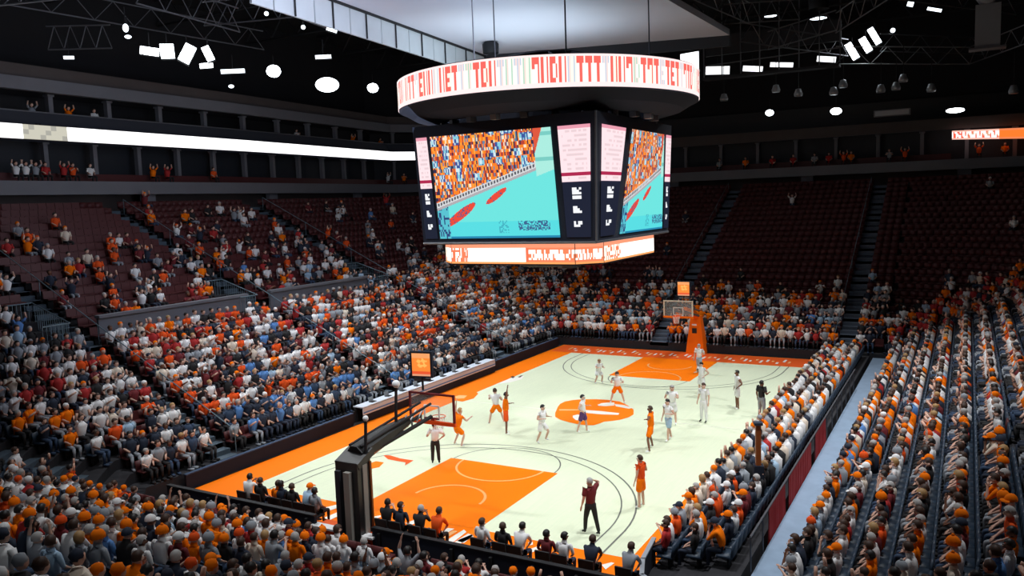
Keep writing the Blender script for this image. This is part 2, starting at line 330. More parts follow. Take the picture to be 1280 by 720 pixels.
# side emblems
trace([(479, 569), (488, 569.3), (500, 573), (517, 575.5), (511, 579), (506, 582), (507, 578), (495, 576), (485, 574)], 'paint_red', .002)
trace([(464, 578.5), (470, 576.5), (480, 578), (474, 584), (461, 586.5)], 'paint_orange', .002)
trace([(640, 472), (655, 470), (652, 474), (638, 478), (620, 480)], 'paint_white', .002)
trace([(560, 492), (572, 488), (590, 486), (598, 492), (592, 498), (578, 502), (566, 500)], 'paint_orange', .002)
trace([(568, 496), (574, 494), (584, 494.5), (580, 498), (571, 498.5)], 'paint_pale', .004)
trace([(638, 471), (641, 470), (644, 471), (641, 473)], 'brown_hair', .004); trace([(647, 471.5), (651, 469.5), (654, 469), (650, 472)], 'brown_hair', .004)
# lettering strokes painted on the near baseline border
for q in ([(400, 636), (420, 631), (425, 634), (404, 641)], [(403, 648), (430, 637), (430, 642), (408, 652)], [(462, 647), (476, 644), (476, 646.5), (463, 650)],
          [(507, 654), (518, 650), (527, 651), (512, 657)], [(546, 668), (560, 660), (568, 661), (549, 672)], [(551, 680), (570, 668), (580, 662), (583, 665), (560, 683)],
          [(558, 683), (575, 674), (590, 668), (592, 671), (567, 684)], [(571, 676), (585, 667), (592, 669), (580, 679)], [(658, 688), (672, 683), (680, 684), (662, 692)],
          [(690, 700), (700, 692), (707, 690), (709, 693), (697, 703)], [(752, 706), (764, 703), (768, 704), (757, 712)], [(660, 678), (666, 677.5), (666, 681), (661, 682)]): trace(q, 'paint_white', .003)
for q in ([(549, 673), (566, 663), (572, 664), (552, 676)], [(700, 703), (706, 699), (708, 702), (702, 706)]): trace(q, 'paint_pale', .0025)
for i in range(46):          # broken white lettering on the far baseline border
    y = 1.0+i*.33; x = 29.6+.35*math.sin(i*2.3); rect(x, y, x+.55+.25*math.sin(i*1.7), y+.15, 'paint_white' if i % 3 else 'paint_pale', .0)
b.build('basketball_court', label='cream hardwood basketball court with orange lanes, orange border and midcourt letter emblem', cat='basketball court')
# ------------------------------------------------------------------ the bowl
X0, X1, Y0, Y1 = -2.8, 31.3, -4.1, 17.3           # straight edges of the first row (offset 0)
NR = 26; TD, RS, ZB = .85, .40, .5
def rowd(i): return .6+TD*i
def rowz(i): return ZB+RS*i
RN = .33                                             # gentler rake of the near end
def rake(sec, t):
    return {'near': RN, 'nearleft': RS+(RN-RS)*t, 'nearright': RN+(RS-RN)*t}.get(sec, RS)
def rz_at(sec, i, x, y):
    if sec == 'nearleft': t = math.atan2(X0-x, y-Y1)/(PI/2)
    elif sec == 'nearright': t = math.atan2(Y0-y, X0-x)/(PI/2)
    else: t = 0
    return zrow(sec, i, t)
def zrow(sec, i, t=0):
    lo = .02+RN*max(0, i-1); hi = ZB+RS*i; q = {'near': 1, 'nearleft': min(1, 1.6*t), 'nearright': 1-t}.get(sec, 0)
    return hi+(lo-hi)*q
def side_pts(sec, d, n=10):
    if sec == 'left': return [(X1, Y1+d), (X0, Y1+d)]
    if sec == 'far': return [(X1+d, Y0), (X1+d, Y1)]
    if sec == 'right': return [(X0, Y0-d), (X1, Y0-d)]
    if sec == 'near': return [(X0-d, Y1), (X0-d, Y0)]
    c, a = {'farleft': ((X1, Y1), 0), 'nearleft': ((X0, Y1), PI/2), 'nearright': ((X0, Y0), PI), 'farright': ((X1, Y0), 1.5*PI)}[sec]
    return [(c[0]+d*math.cos(a+PI/2*k/n), c[1]+d*math.sin(a+PI/2*k/n)) for k in range(n+1)]
SECN = {'left': 'left side', 'far': 'far end', 'right': 'right side', 'near': 'near end', 'farleft': 'far left corner', 'nearleft': 'near left corner', 'nearright': 'near right corner', 'farright': 'far right corner'}
AISLES = {'left': [1.0, 11.9, 23.8], 'far': [-1.9, 10.0], 'near': [15.0, 5.0], 'right': [], 'farleft': [], 'nearleft': [], 'farright': [], 'nearright': []}
stands = {}
for sec in SECN:
    b = MB(); pm = 'concrete_dark'
    for i in range(NR):
        P = side_pts(sec, rowd(i)-.30); Q = side_pts(sec, rowd(i+1)-.30); n = len(P); Z = [zrow(sec, i, k/(n-1)) for k in range(n)]
        b.poly([(*p, z) for p, z in zip(P, Z)]+[(*p, z) for p, z in zip(Q, Z)], [(k, k+n, k+n+1, k+1) for k in range(n-1)], pm)
        ZZ = [zrow(sec, i-1, k/(n-1)) if i else -.06 for k in range(n)]
        b.poly([(*p, z) for p, z in zip(P, ZZ)]+[(*p, z) for p, z in zip(P, Z)], [(k, k+1, k+n+1, k+n) for k in range(n-1)], pm)
    root = b.build('grandstand', label=f'stepped dark grandstand of the {SECN[sec]} of the arena', cat='grandstand'); stands[sec] = root
    for a in AISLES[sec]:
        s_ = MB()
        for i in range(NR):
            for h in (0, 1):
                d = rowd(i)-.30+h*TD/2; rk = rake(sec, 0); z = zrow(sec, i)+h*rk/2; hh = rk/2+.04
                dd = TD/2
                if sec == 'left': s_.box((a, Y1+d+dd/2, z+.02-hh/2+(0)), (.95, dd, hh), 'stair')
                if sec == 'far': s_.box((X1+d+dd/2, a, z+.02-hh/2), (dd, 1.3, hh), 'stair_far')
                if sec == 'near': s_.box((X0-d-dd/2, a, z+.02-hh/2), (dd, 1.0, hh), 'stair')
        s_.build('aisle_stairs', root, label='grey blue concrete aisle steps')
# ---- seats and spectators
def in_frame(p, mg=60):
    u, v, z = px(p); return z > 1.2 and -mg < u < 1280+mg and -mg < v < 720+mg
def occupied(sec, i, x, y):
    if sec == 'left':
        if x < -4.5: return 0
        if i <= 10: return .97
        if i == 11: return .35
        t = (i-12)/13
        if x < 12: return max(.02, .46-.55*t) * (.75 if x < 6 else 1.1)
        if x < 24: return max(.05, .34-.26*t)
        return max(.02, .20-.18*t)
    if sec == 'farleft':
        a = math.atan2(y-Y1, x-X1)/(PI/2); lim = 6.5+6*a
        return .96 if i < lim else (.25 if i < lim+3 else .03*a)
    if sec == 'far': return .97 if i < 4 else (.85 if i < 6 else (.45 if i < 7 else (.2 if i < 9 else .006)))
    if sec == 'farright':
        a = math.atan2(x-X1, Y0-y)/(PI/2); lim = 2+9*(1-a)
        return .9 if i < lim else (.3 if i < lim+4*(1-a)+1 else .02)
    if sec == 'near' and i == 0: return 0
    return .965
spots = []; empties = []
for sec in SECN:
    for i in range(NR):
        P = side_pts(sec, rowd(i)+.28); z = rowz(i); acc = 0; pitch = .52; nxt = .35
        for k in range(len(P)-1):
            p, q = Vector(P[k]), Vector(P[k+1]); ln = (q-p).length; 
            if ln < .02: continue
            t = (q-p)/ln; nrm = Vector((-t.y, t.x))         # faces the court
            while nxt < acc+ln:
                s = nxt-acc; c = p+t*s; nxt += pitch
                cc = c.x if sec == 'left' else c.y
                if any(abs(cc-a) < .66 for a in AISLES[sec]): continue
                if sec == 'left' and 10 <= i <= 13 and any(a-1.9 < c.x < a for a in AISLES[sec]): continue
                if sec == 'nearleft' and (i < 8 and abs(math.atan2(c.y-Y1, X0-c.x)-1.0) < .65/max(2, rowd(i)) or i < 2 and c.x > X0-2.2): continue
                if sec == 'left' and i == 10 and (2 < c.x < 10.9 or 12.7 < c.x < 21.5): continue
                if sec == 'right' and i in (5, 6) and 4.2 < c.x < 5.6: continue
                z = rz_at(sec, i, c.x, c.y); pos = (c.x, c.y, z)
                if not in_frame((c.x, c.y, z+.8)): continue
                if (Vector(pos)-Vector(CAM)).length < 6.0: continue
                rz = math.atan2(nrm.y, nrm.x)
                (spots if random.random() < occupied(sec, i, c.x, c.y) else empties).append((sec, i, c.x, c.y, z, rz))
            acc += ln
# raised floor seating between the sideline and the walkway
for i in range(3):
    yy = -1.15-.82*i; x = -.2
    while x < 31:
        if in_frame((x, yy, .7)): spots.append(('floor', i, x, yy, .02+.16*i, PI/2))
        x += .57
def vis_size(s):
    return (Vector(s[2:5])-Vector(CAM)).length
def visible(s): return in_frame((s[2], s[3], s[4]+1.1), -4)
spots.sort(key=vis_size)
near_s = [s for s in spots if visible(s)][:300]; ns = set(near_s); rest = [s for s in spots if s not in ns]
PS = {'near': 'near end', 'nearleft': 'near left corner', 'right': 'right stand', 'floor': 'right courtside', 'left': 'left stand', 'nearright': 'near right corner', 'far': 'far end', 'farleft': 'far left corner', 'farright': 'far right corner'}
PLACE = {'near': 'near end stand', 'nearleft': 'near left corner stand', 'right': 'right side stand', 'floor': 'right courtside risers', 'left': 'left side stand', 'nearright': 'near right corner stand', 'far': 'far end stand', 'farleft': 'far left corner', 'farright': 'far right corner'}
made = {}
for s in near_s:
    sec, i, x, y, z, rz = s
    hi = HAIRW.index(pick(HAIRW)); tp = pick(TOPW)[0]; pi = random.choices(range(6), [36, 5, 27, 8, 3, 21])[0]
    lg = random.choice(['denim', 'black_cloth', 'navy_cloth', 'grey_cloth']); sk = 'skin' if random.random() < .85 else 'skin_dark'
    o = spectator((x, y, z), rz+random.uniform(-.18, .18), pi, hi, tp, lg, sk)
    k = random.uniform(.94, 1.06); o.scale = (k, k, k)
    st, hm, _ = HAIRW[hi]; hd = f"{CN[hm]} {'long hair' if st == 'long' else 'hair' if st == 'short' else 'cap' if st == 'cap' else 'knit hat'}"
    made.setdefault((sec, i, hd, CN[tp]), []).append((px((x, y, z+1))[0], o))
for (sec, i, hd, tp), L_ in made.items():
    L_.sort(key=lambda q: q[0])
    for n, (_, o) in enumerate(L_):
        lab = f'person in {tp} top with {hd}, {PS[sec]} row {i+1}'
        if len(L_) > 1: lab += f", {ORD[n]} such from left"
        tag(o, lab, 'person', 'seated spectators near the camera')
C = Crowd(); SC = Crowd()
def seat_fig():
    b = MB(); b.box((-.02, 0, .42), (.42, .50, .07), 'orange'); b.box((-.24, 0, .62), (.06, .50, .38), 'orange', tilt=-.12); b.box((-.1, 0, .19), (.06, .30, .38), 'skin')
    return np.array(b.v), b.f, [0 if b.mats[k] == M['orange'] else 1 for k in b.mi]
SF = seat_fig()
for s in spots:
    sec, i, x, y, z, rz = s
    SC.add(SF, (x-.02*math.cos(rz), y-.02*math.sin(rz), z), rz, ['seat_navy' if sec in ('floor', 'near', 'right', 'nearleft', 'nearright') else 'seat_red', 'dark_steel'])
patch = {}
for s in rest:
    sec, i, x, y, z, rz = s
    hi = pick(HAIRW); tp = pick(TOPW)[0]
    if hi[1] in ('orange', 'orange_red') and random.random() < .55 and sec not in ('near',): hi = HAIRW[random.choice([0, 1, 2])]
    if sec in ('right',) and random.random() < .25: tp = 'orange' if math.sin(x*.9+i*2.1) > .1 else 'white_cloth'
    if sec in ('farright',) and random.random() < .4: tp = 'red_cloth'
    if sec in ('left', 'farleft', 'far') and tp in ('white_cloth', 'cream_cloth') and random.random() < .30: tp = random.choice(['maroon_cloth', 'black_cloth', 'red_cloth', 'navy_cloth'])
    if sec == 'left' and tp == 'orange' and random.random() < .5: tp = 'orange_red'
    if sec == 'left' and i <= 1: tp = random.choice(['navy_cloth', 'denim', 'navy_cloth', 'blue_cloth', 'grey_cloth', 'white_cloth', 'navy_cloth'])
    fg = random.choices(FIG, [74, 15, 11])[0]
    C.add(fg, (x, y, z), rz+random.uniform(-.3, .3), ['skin' if random.random() < .9 else 'skin_dark', tp, random.choice(['denim', 'black_cloth', 'navy_cloth', 'black_cloth', 'grey_cloth']), hi[1]], random.uniform(.93, 1.07))
empties.sort(key=vis_size)
emp_vis = [s for s in empties if visible(s) and s[0] in ('left', 'far', 'farleft', 'farright')]
sb1 = MB(); sb1.box((-.02, 0, .42), (.42, .50, .07), 'seat_red'); pan = sb1.mesh('seat_pan')
sb2 = MB(); sb2.box((-.24, 0, .62), (.06, .50, .38), 'seat_red', tilt=-.12); bk = sb2.mesh('backrest')
sb3 = MB(); sb3.box((-.1, 0, .19), (.06, .30, .38), 'dark_steel'); ft = sb3.mesh('pedestal')
eset = set(emp_vis[:300])
erow = {}
for s in sorted(emp_vis[:300], key=lambda q: px((q[2], q[3], q[4]+.6))[0]): erow.setdefault((s[0], s[1]), []).append(s)
enum_ = {s: n+1 for L_ in erow.values() for n, s in enumerate(L_)}
def nth(n): return f"{n}{'th' if n % 100 in (11, 12, 13) else {1: 'st', 2: 'nd', 3: 'rd'}.get(n % 10, 'th')}"
for s in emp_vis[:300]:
    sec, i, x, y, z, rz = s
    e_ = empty('stadium_seat', (x, y, z), rz, label=f'empty dark red seat, {nth(enum_[s])} empty one from left in {PS[sec]} row {i+1}', cat='seat', group='empty dark red seats')
    link('seat_pan', pan, e_); link('backrest', bk, e_); link('pedestal', ft, e_)
for s in empties:
    if s not in eset: SC.add(SF, s[2:5], s[5], ['seat_red', 'dark_steel'])
SC.build('stadium_seats', label='rows of dark red and navy stadium seats across all the stands', cat='seats', kind='stuff')
# ------------------------------------------------------------------ walkway, floor risers, barriers
b = MB()
for i in range(3): b.box((15.2, -1.25-.82*i, -.06+.08*(i+1)*1.0-.0), (32.4, .82, .16*(i+0)+.12), 'concrete_dark')
b.build('seating_riser', label='low dark seating risers beside the right sideline', cat='riser')
b = MB(); b.box((15, -3.95, .10), (38, .95, .32), 'walk'); b.build('walkway', label='blue grey walkway between the courtside risers and the right stand', cat='walkway')
def railing(name, pts, h, lab, m_='rail', gap=.16, grp=None):
    root = empty(name, pts[0], label=lab, cat='railing', group=grp); o = Vector(pts[0]); b = MB()
    P = [Vector(p)-o for p in pts]; b.tube([p+Vector((0, 0, h)) for p in P], .03, m_); b.tube([p+Vector((0, 0, .12)) for p in P], .02, m_); b.build('handrail', root)
    b = MB()
    for p, q in zip(P[:-1], P[1:]):
        n = max(1, int((q-p).length/gap))
        for k in range(n+1): c = p.lerp(q, k/n); b.tube([c, c+Vector((0, 0, h))], .014, m_, 4)
    b.build('balusters', root, kind='stuff'); return root
# crimson cloth panels on the back rail of the courtside risers
root = empty('draped_barrier', (1, -3.42, .0), label='crimson draped barrier along the walkway behind the courtside seats', cat='barrier')
b = MB(); b.tube([(-1, 0, 1.25), (22, 0, 1.25)], .03, 'steel')
for k in range(16): b.tube([(-1+k*1.5, 0, .1), (-1+k*1.5, 0, 1.25)], .025, 'steel', 5)
b.build('rail_frame', root)
for (a, c) in ((2.2, 4.6), (5.2, 9.5), (10.4, 13)):
    b = MB(); n = 30; P = []
    for k in range(n+1):
        x = a-1+(c-a)*k/n; yy = -.03+.035*math.sin(k*1.9); P += [(x, yy, .12), (x, yy*.3-.02, 1.24)]
    P += [(p[0], p[1]+.02, p[2]) for p in P]; N2 = 2*(n+1)
    b.poly(P, [(2*k, 2*k+2, 2*k+3, 2*k+1) for k in range(n)]+[(N2+2*k, N2+2*k+1, N2+2*k+3, N2+2*k+2) for k in range(n)], 'red_cloth'); b.build('drape', root)
# near baseline: dark advertising board, then floor chairs and people on them
b = MB(); b.box((-2.72, 3.0, .36), (.10, 8.4, .72), 'board_navy'); b.box((-2.72, 3.0, .74), (.16, 8.4, .05), 'dark_steel')
for k in range(7): b.box((-2.83, -.9+k*1.3, .34), (.10, .08, .6), 'dark_steel')
b.build('barrier_board', label='dark navy barrier board behind the near baseline, right of the black basket stanchion', cat='barrier')
b = MB(); b.box((-2.72, 13.0, .36), (.10, 7.0, .72), 'board_navy'); b.box((-2.72, 13.0, .74), (.16, 7.0, .05), 'dark_steel')
for k in range(5): b.box((-2.83, 9.8+k*1.5, .34), (.10, .08, .6), 'dark_steel')
b.build('barrier_board', label='dark navy barrier board behind the near baseline at its left corner', cat='barrier')
b = MB(); b.box((-2.45, 8.35, .22), (.5, 2.3, .42), 'paint_red'); b.box((-2.75, 8.35, .45), (.3, 2.5, .06), 'white_cloth'); b.build('padded_bench', label='orange red padded step with white top at the foot of the black stanchion', cat='bench')
b = MB()
P = [(.0, -.72), (-1.4, -.9), (-2.3, -1.2), (-2.75, -1.9)]
for p, q in zip(P[:-1], P[1:]):
    c = ((p[0]+q[0])/2, (p[1]+q[1])/2, .36); b.box(c, (math.dist(p, q)+.04, .08, .72), 'board_navy', math.atan2(q[1]-p[1], q[0]-p[0])); b.box((c[0], c[1], .74), (math.dist(p, q)+.05, .12, .05), 'grey_cloth', math.atan2(q[1]-p[1], q[0]-p[0]))
b.build('barrier_board', label='curved navy corner barrier with pale top edge at the near right corner', cat='barrier')
# left sideline: low navy boards and a pale scorers' table
b = MB(); b.box((3.4, 17.25, .28), (9.6, .10, .56), 'board_navy'); b.box((3.4, 17.25, .58), (9.6, .16, .05), 'denim'); b.build('barrier_board', label='low navy board along the near half of the left sideline', cat='barrier')
b = MB(); b.box((26.2, 17.25, .28), (9.0, .10, .56), 'board_navy'); b.box((26.2, 17.25, .58), (9.0, .16, .05), 'denim'); b.build('barrier_board', label='low navy board along the far half of the left sideline', cat='barrier')
root = empty('scorers_table', (15, 17.25, 0), label='long pale blue scorers table beside the left sideline at midcourt', cat='table')
b = MB(); b.box((0, .05, .76), (12.6, .62, .05), 'table_white'); b.build('table_top', root)
b = MB(); b.box((0, -.24, .20), (12.6, .05, .38), 'board_navy'); b.box((0, -.245, .55), (12.6, .05, .32), 'table_white'); b.box((0, -.275, .50), (12.6, .012, .07), 'blue_cloth'); b.build('front_panel', root)
for k in range(8): b = MB(); b.box((-6.1+k*1.74, .28, .36), (.06, .06, .72), 'dark_steel'); b.build('leg', root)
for k in range(9):
    q = empty('laptop', (9.8+k*1.25, 17.28, .787), PI/2, label=f'open laptop on the scorers table, {ORD[k]} from its near end', cat='laptop', group='laptops on the scorers table')
    b = MB(); b.box((0, 0, .01), (.24, .34, .02), 'black_cloth'); b.build('keyboard', q)
    b = MB(); b.box((.13, 0, .12), (.015, .34, .22), 'grey_cloth', tilt=.25); b.build('display', q)
# ledges in the left stand
for a, c, wh in ((2.0, 10.9, 'between its first and second aisles'), (12.7, 21.5, 'between its second and third aisles')):
    b = MB(); b.box(((a+c)/2, Y1+rowd(11)-.36, rowz(11)+.28), (c-a, .14, 1.1), 'fascia'); b.box(((a+c)/2, Y1+rowd(11)-.40, rowz(11)+.86), (c-a+.1, .36, .14), 'fascia')
    b.build('ledge', label=f'low grey parapet halfway up the left stand, {wh}', cat='ledge')
for a, wh in ((1.0, 'first'), (11.9, 'second'), (23.8, 'third')):
    railing('guard_railing', [(a-2.0, Y1+rowd(10)-.2, rowz(10)), (a-.75, Y1+rowd(10)-.2, rowz(10)), (a-.75, Y1+rowd(13), rowz(12)+.02), (a-2.0, Y1+rowd(13), rowz(12)+.02)], 1.25, f'pale vertical bar railing round the stair opening at the {wh} aisle of left stand')
    b = MB(); b.box((a-1.35, Y1+rowd(11)+.65, rowz(11)-.05), (1.2, 2.3, .05), 'window_dark'); b.build('stair_opening', label=f'dark stair opening beside the {wh} aisle of the left stand', cat='opening')
for y in AISLES['far']:
    n = 'right' if y < 0 else 'left'
    b = MB(); P = [(X1+rowd(i), y+.66, rowz(i)+.95) for i in range(0, NR, 5)]; b.tube(P, .025, 'rail', 5)
    for p in P: b.tube([p, (p[0], p[1], p[2]-1.0)], .02, 'rail', 5)
    b.build('handrail', label=f'thin sloping handrail beside the {n} aisle of the far end stand', cat='railing')
for x in AISLES['left']:
    b = MB(); P = [(x+.66, Y1+rowd(i), rowz(i)+.95) for i in range(0, NR, 5)]; b.tube(P, .025, 'rail', 5)
    for p in P: b.tube([p, (p[0], p[1], p[2]-1.0)], .02, 'rail', 5)
    b.build('handrail', label=f"sloping handrail beside the {ORD[AISLES['left'].index(x)]} aisle of the left stand", cat='railing')
# near left corner stairs
s_ = MB()
for i in range(8):
    for h in (0, 1):
        d = rowd(i)-.3+h*TD/2+TD/4; rk = rake('nearleft', (PI/2-1.0)/(PI/2)); z = zrow('nearleft', i, (PI/2-1.0)/(PI/2))+h*rk/2; hh = rk/2+.04; ang = PI-1.0
        s_.box((X0+d*math.cos(ang), Y1+d*math.sin(ang), z+.03-hh/2), (TD/2+.02, 1.3, hh), 'stair', ang)
s_.build('aisle_stairs', stands['nearleft'], label='grey blue concrete aisle steps')
# ------------------------------------------------------------------ shell above the bowl
WL = [(-26, 35), (-10, 38.3), (6, 40), (25, 41), (46, 43), (53, 38), (55, 30), (55, 14), (55, -7), (55.5, -16)]
def band(z0, z1, off, m_, th=.3, pts=WL):
    b = MB(); n = len(pts); Q = []
    for k, p in enumerate(pts):
        a = Vector(pts[max(0, k-1)]); c = Vector(pts[min(n-1, k+1)]); t = (c-a).normalized(); nn = Vector((-t.y, t.x)); Q.append((Vector(p)+nn*off, Vector(p)+nn*(off+th)))
    P = []
    for i, o in Q: P += [(i.x, i.y, z0), (i.x, i.y, z1), (o.x, o.y, z1), (o.x, o.y, z0)]
    F = []
    for k in range(n-1):
        for j in range(4): F.append((k*4+j, k*4+(j+1) % 4, (k+1)*4+(j+1) % 4, (k+1)*4+j))
    b.poly(P, F, m_); return b
zt = rowz(NR-1)
# concourse slab behind the last row
b = MB(); rim = []
for sec in ('near', 'nearleft', 'left', 'farleft', 'far', 'farright'):
    pass
outer = side_pts('farleft', 26.5, 8); 
def ringslab(sec, d0, d1, z, m_):
    P = side_pts(sec, d0); Q = side_pts(sec, d1); n = len(P); b.poly([(*p, z) for p in P]+[(*p, z) for p in Q], [(k, k+n, k+n+1, k+1) for k in range(n-1)], m_)
for sec in SECN: ringslab(sec, rowd(NR)-.3, 34, zt, 'concrete_dark')
b.build('concourse_floor', label='dark concourse floor behind the top rows of seats', cat='walkway')
band(zt, 12.0, 1.5, 'fascia_brown').build('wall_concourse', kind='structure')
band(11.8, 12.62, -.6, 'fascia', .5).build('balcony_front', label='long grey balcony front above the top row of the lower bowl', cat='balcony')
band(12.3, 12.4, -.2, 'concrete_dark', 4.5).build('balcony_floor', label='dark floor slab of the club level balcony', cat='balcony')
band(12.4, 15.2, 2.6, 'window_blue').build('wall_club', kind='structure')
band(15.08, 15.98, .1, 'fascia_brown', .3).build('ribbon_board_case', label='dark band carrying the ribbon display round the arena', cat='fascia')
band(16.0, 18.0, 3.0, 'window_dark').build('wall_suites', kind='structure')
band(15.75, 15.85, .3, 'concrete_dark', 4.5).build('suite_floor', label='dark floor slab of the upper suite level', cat='balcony')
band(17.95, 18.7, .0, 'fascia', .4, WL[:6]).build('suite_fascia', label='grey beam over the upper suite windows', cat='fascia')
band(18.7, 19.5, .4, 'fascia_brown', .3, WL[:6]).build('upper_fascia', label='brown upper fascia beam beneath the roof', cat='fascia')
band(17.9, 26.2, 3.5, 'roof').build('wall_upper', kind='structure')
band(15.98, 16.75, .5, 'fascia_navy', .2, WL[:6]).build('suite_parapet', label='dark navy parapet in front of the upper suites', cat='parapet')
band(16.75, 16.82, .48, 'steel', .06, WL[:6]).build('suite_rail', label='thin grey rail on top of the upper suite parapet', cat='railing')
band(12.4, 13.15, .9, 'seat_red', .25, WL[:9]).build('club_seat_rows', label='dark red rows of seats along the club level balcony', cat='seats', kind='stuff')
# pillars on each level
def along(s, off=0):
    acc = 0
    for p, q in zip(WL[:-1], WL[1:]):
        p, q = Vector(p), Vector(q); l = (q-p).length
        if s <= acc+l: t = (q-p)/l; nn = Vector((-t.y, t.x)); c = p+t*(s-acc)+nn*off; return c, math.atan2(t.y, t.x)
        acc += l
    return Vector(WL[-1]), 0
k = 0
TOT = sum(math.dist(a, c) for a, c in zip(WL[:-1], WL[1:]))
def pillars(z0, z1, off, step, wd, m_, lab, cat, s0=20, s1=None):
    s = s0; n = 0
    while s < (s1 or TOT-3):
        c, a = along(s, off); b = MB(); b.box((0, 0, (z1-z0)/2), (wd, .35, z1-z0), m_); b.box((0, 0, (z1-z0)-.06), (wd+.14, .5, .12), m_)
        o = b.build('pillar'); o.location = (c.x, c.y, z0); o.rotation_euler = (0, 0, a)
        tag(o, f'{lab}, {ORD[n]} from the camera end', cat, lab); s += step; n += 1
pillars(12.62, 15.1, 1.6, 3.4, .28, 'fascia', 'grey pillar between club level balconies', 'pillar', 29)
pillars(zt, 11.9, .2, 12.2, 1.0, 'fascia', 'broad grey pillar behind the top row', 'pillar', 42)
pillars(16.0, 18.0, 1.3, 4.1, .3, 'fascia', 'grey pillar between upper suite windows', 'pillar', 28, 78)
for zz, off, pr, s1 in ((12.42, .25, .16, 130), (16.0, 1.0, .14, 78)):
    q = 24.0
    while q < s1:
        q += .6
        if any(abs((q-s0_) % st_-d_) < .5 for s0_, st_, d_ in ((42, 12.2, 0), (42, 12.2, 12.2))): continue
        if random.random() > pr*(2.6 if 26 < q < 40 or 112 < q else 1): continue
        c, a = along(q, off); C.add(random.choice(FIG), (c.x, c.y, zz), a-PI/2, ['skin', random.choice(['orange_red', 'white_cloth', 'red_cloth', 'grey_cloth', 'orange']), 'black_cloth', 'brown_hair'])
C.build('spectator_crowd', label='dense seated crowd in orange, white and dark clothes filling the stands further away', cat='crowd', kind='stuff', group='seated spectators near the camera')
# ribbon LED along the left wall
WR = [(WL[0][0], WL[0][1]-.02)]+WL[1:6]
def attr_mesh(name, V, F, C_, parent=None, **kw):
    me = bpy.data.meshes.new(name); me.from_pydata(V, [], F); a = me.color_attributes.new('pix', 'FLOAT_COLOR', 'CORNER'); buf = []
    for f, c in zip(F, C_): buf += [*c, 1.0]*len(f)
    a.data.foreach_set('color', buf); me.materials.append(M['screen']); me.update(); return link(name, me, parent, **kw)
def panel(name, A, B, C_, D, nu, nv, fn, parent=None, **kw):
    """A bottom-left, B bottom-right, C top-right, D top-left; fn(s,t)->rgb, t up"""
    A, B, C_, D = map(Vector, (A, B, C_, D)); V = []; F = []; K = []
    for j in range(nv+1):
        for i in range(nu+1): s, t = i/nu, j/nv; V.append(tuple(A*(1-s)*(1-t)+B*s*(1-t)+C_*s*t+D*(1-s)*t))
    for j in range(nv):
        for i in range(nu): F.append((j*(nu+1)+i, j*(nu+1)+i+1, (j+1)*(nu+1)+i+1, (j+1)*(nu+1)+i)); K.append(fn((i+.5)/nu, (j+.5)/nv))
    return attr_mesh(name, V, F, K, parent, **kw)
rr_ = random.Random(3)
V = []; F = []; K = []; s = 8.0
pw = [along(8+k*.35, .05) for k in range(int((TOT*.62)/.35))]
n = len(pw)
for c, a in pw: V += [(c.x, c.y, 15.1), (c.x, c.y, 15.38), (c.x, c.y, 15.66), (c.x, c.y, 15.95)]
for k in range(n-1):
    for j in range(3):
        F.append((k*4+j, (k+1)*4+j, (k+1)*4+j+1, k*4+j+1)); u_ = px((pw[k][0].x, pw[k][0].y, 15.5))[0]
        K.append((.62, .60, .50) if 22 < u_ < 84 and (k*3+j) % 4 else (.42, .41, .36) if 22 < u_ < 84 else (1.7, 1.7, 1.75))
attr_mesh('ribbon_display', V, F, K, label='glowing white ribbon display running along the left upper wall', cat='display')
# far right sign
A = on(1190, 174.5, 0, 54.6); B = on(1290, 173, 0, 54.9); Cc = on(1290, 159, 0, 54.9); D = on(1190, 163.5, 0, 54.6)
def signf(s, t):
    if s > .60: return (1.3, .22, .03) if .12 < t < .9 else (.9, .25, .1)
    if t < .14 or t > .86: return (1.0, .55, .45)
    q = math.sin(s*137)+math.sin(s*71+t*6); return (1.4, 1.3, 1.25) if q > -.2 else ((1.1, .12, .06) if s < .15 or q < -1.1 else (.8, .45, .3))
panel('ribbon_display', A, B, Cc, D, 60, 6, signf, label='short orange and white lettered display on the far right upper wall', cat='display')
# roof
b = MB(); b.box((16, 10, 26.4), (100, 90, .3), 'roof'); b.build('ceiling', kind='structure')
b = MB(); b.box((-27.5, 8, 12), (.4, 76, 30), 'roof'); b.build('wall_near', kind='structure')
b = MB(); b.box((16, -30, 12), (86, .4, 30), 'roof'); b.build('wall_right', kind='structure')
# pale ceiling canopy over the court
ZC = 21.0; fl = Vector(gp(605, 69, ZC)); fr = Vector(gp(912, 44, ZC)); nl = fl+(Vector(gp(450, 12, ZC))-fl)*1.55; nr_ = fr+(Vector(gp(835, 0, ZC))-fr)*2.2
root = empty('ceiling_canopy', (0, 0, 0), label='large pale grey ceiling canopy above the hanging scoreboard', cat='canopy')
b = MB(); Q = [fl, fr, nr_, nl]; b.poly([tuple(q) for q in Q]+[(q.x, q.y, q.z+.4) for q in Q], [(0, 1, 2, 3), (7, 6, 5, 4), (0, 4, 5, 1), (1, 5, 6, 2), (2, 6, 7, 3), (3, 7, 4, 0)], 'canopy'); b.build('canopy_panel', root)
b = MB(); n = 16
for k in range(n):
    p = fl.lerp(nl, k/n); q = fl.lerp(nl, (k+.94)/n); h = 1.45
    if k < 3: h = 1.1
    b.poly([p+Vector((0, 0, -h)), q+Vector((0, 0, -h)), q+Vector((0, 0, -.05)), p+Vector((0, 0, -.05))]+[p+Vector((-.02, .12, -h)), q+Vector((-.02, .12, -h)), q+Vector((-.02, .12, -.05)), p+Vector((-.02, .12, -.05))], [(0, 1, 2, 3), (7, 6, 5, 4), (0, 4, 5, 1), (3, 2, 6, 7), (0, 3, 7, 4), (1, 5, 6, 2)], 'curtain')
b.build('side_curtain', root, label='pale translucent side panels')
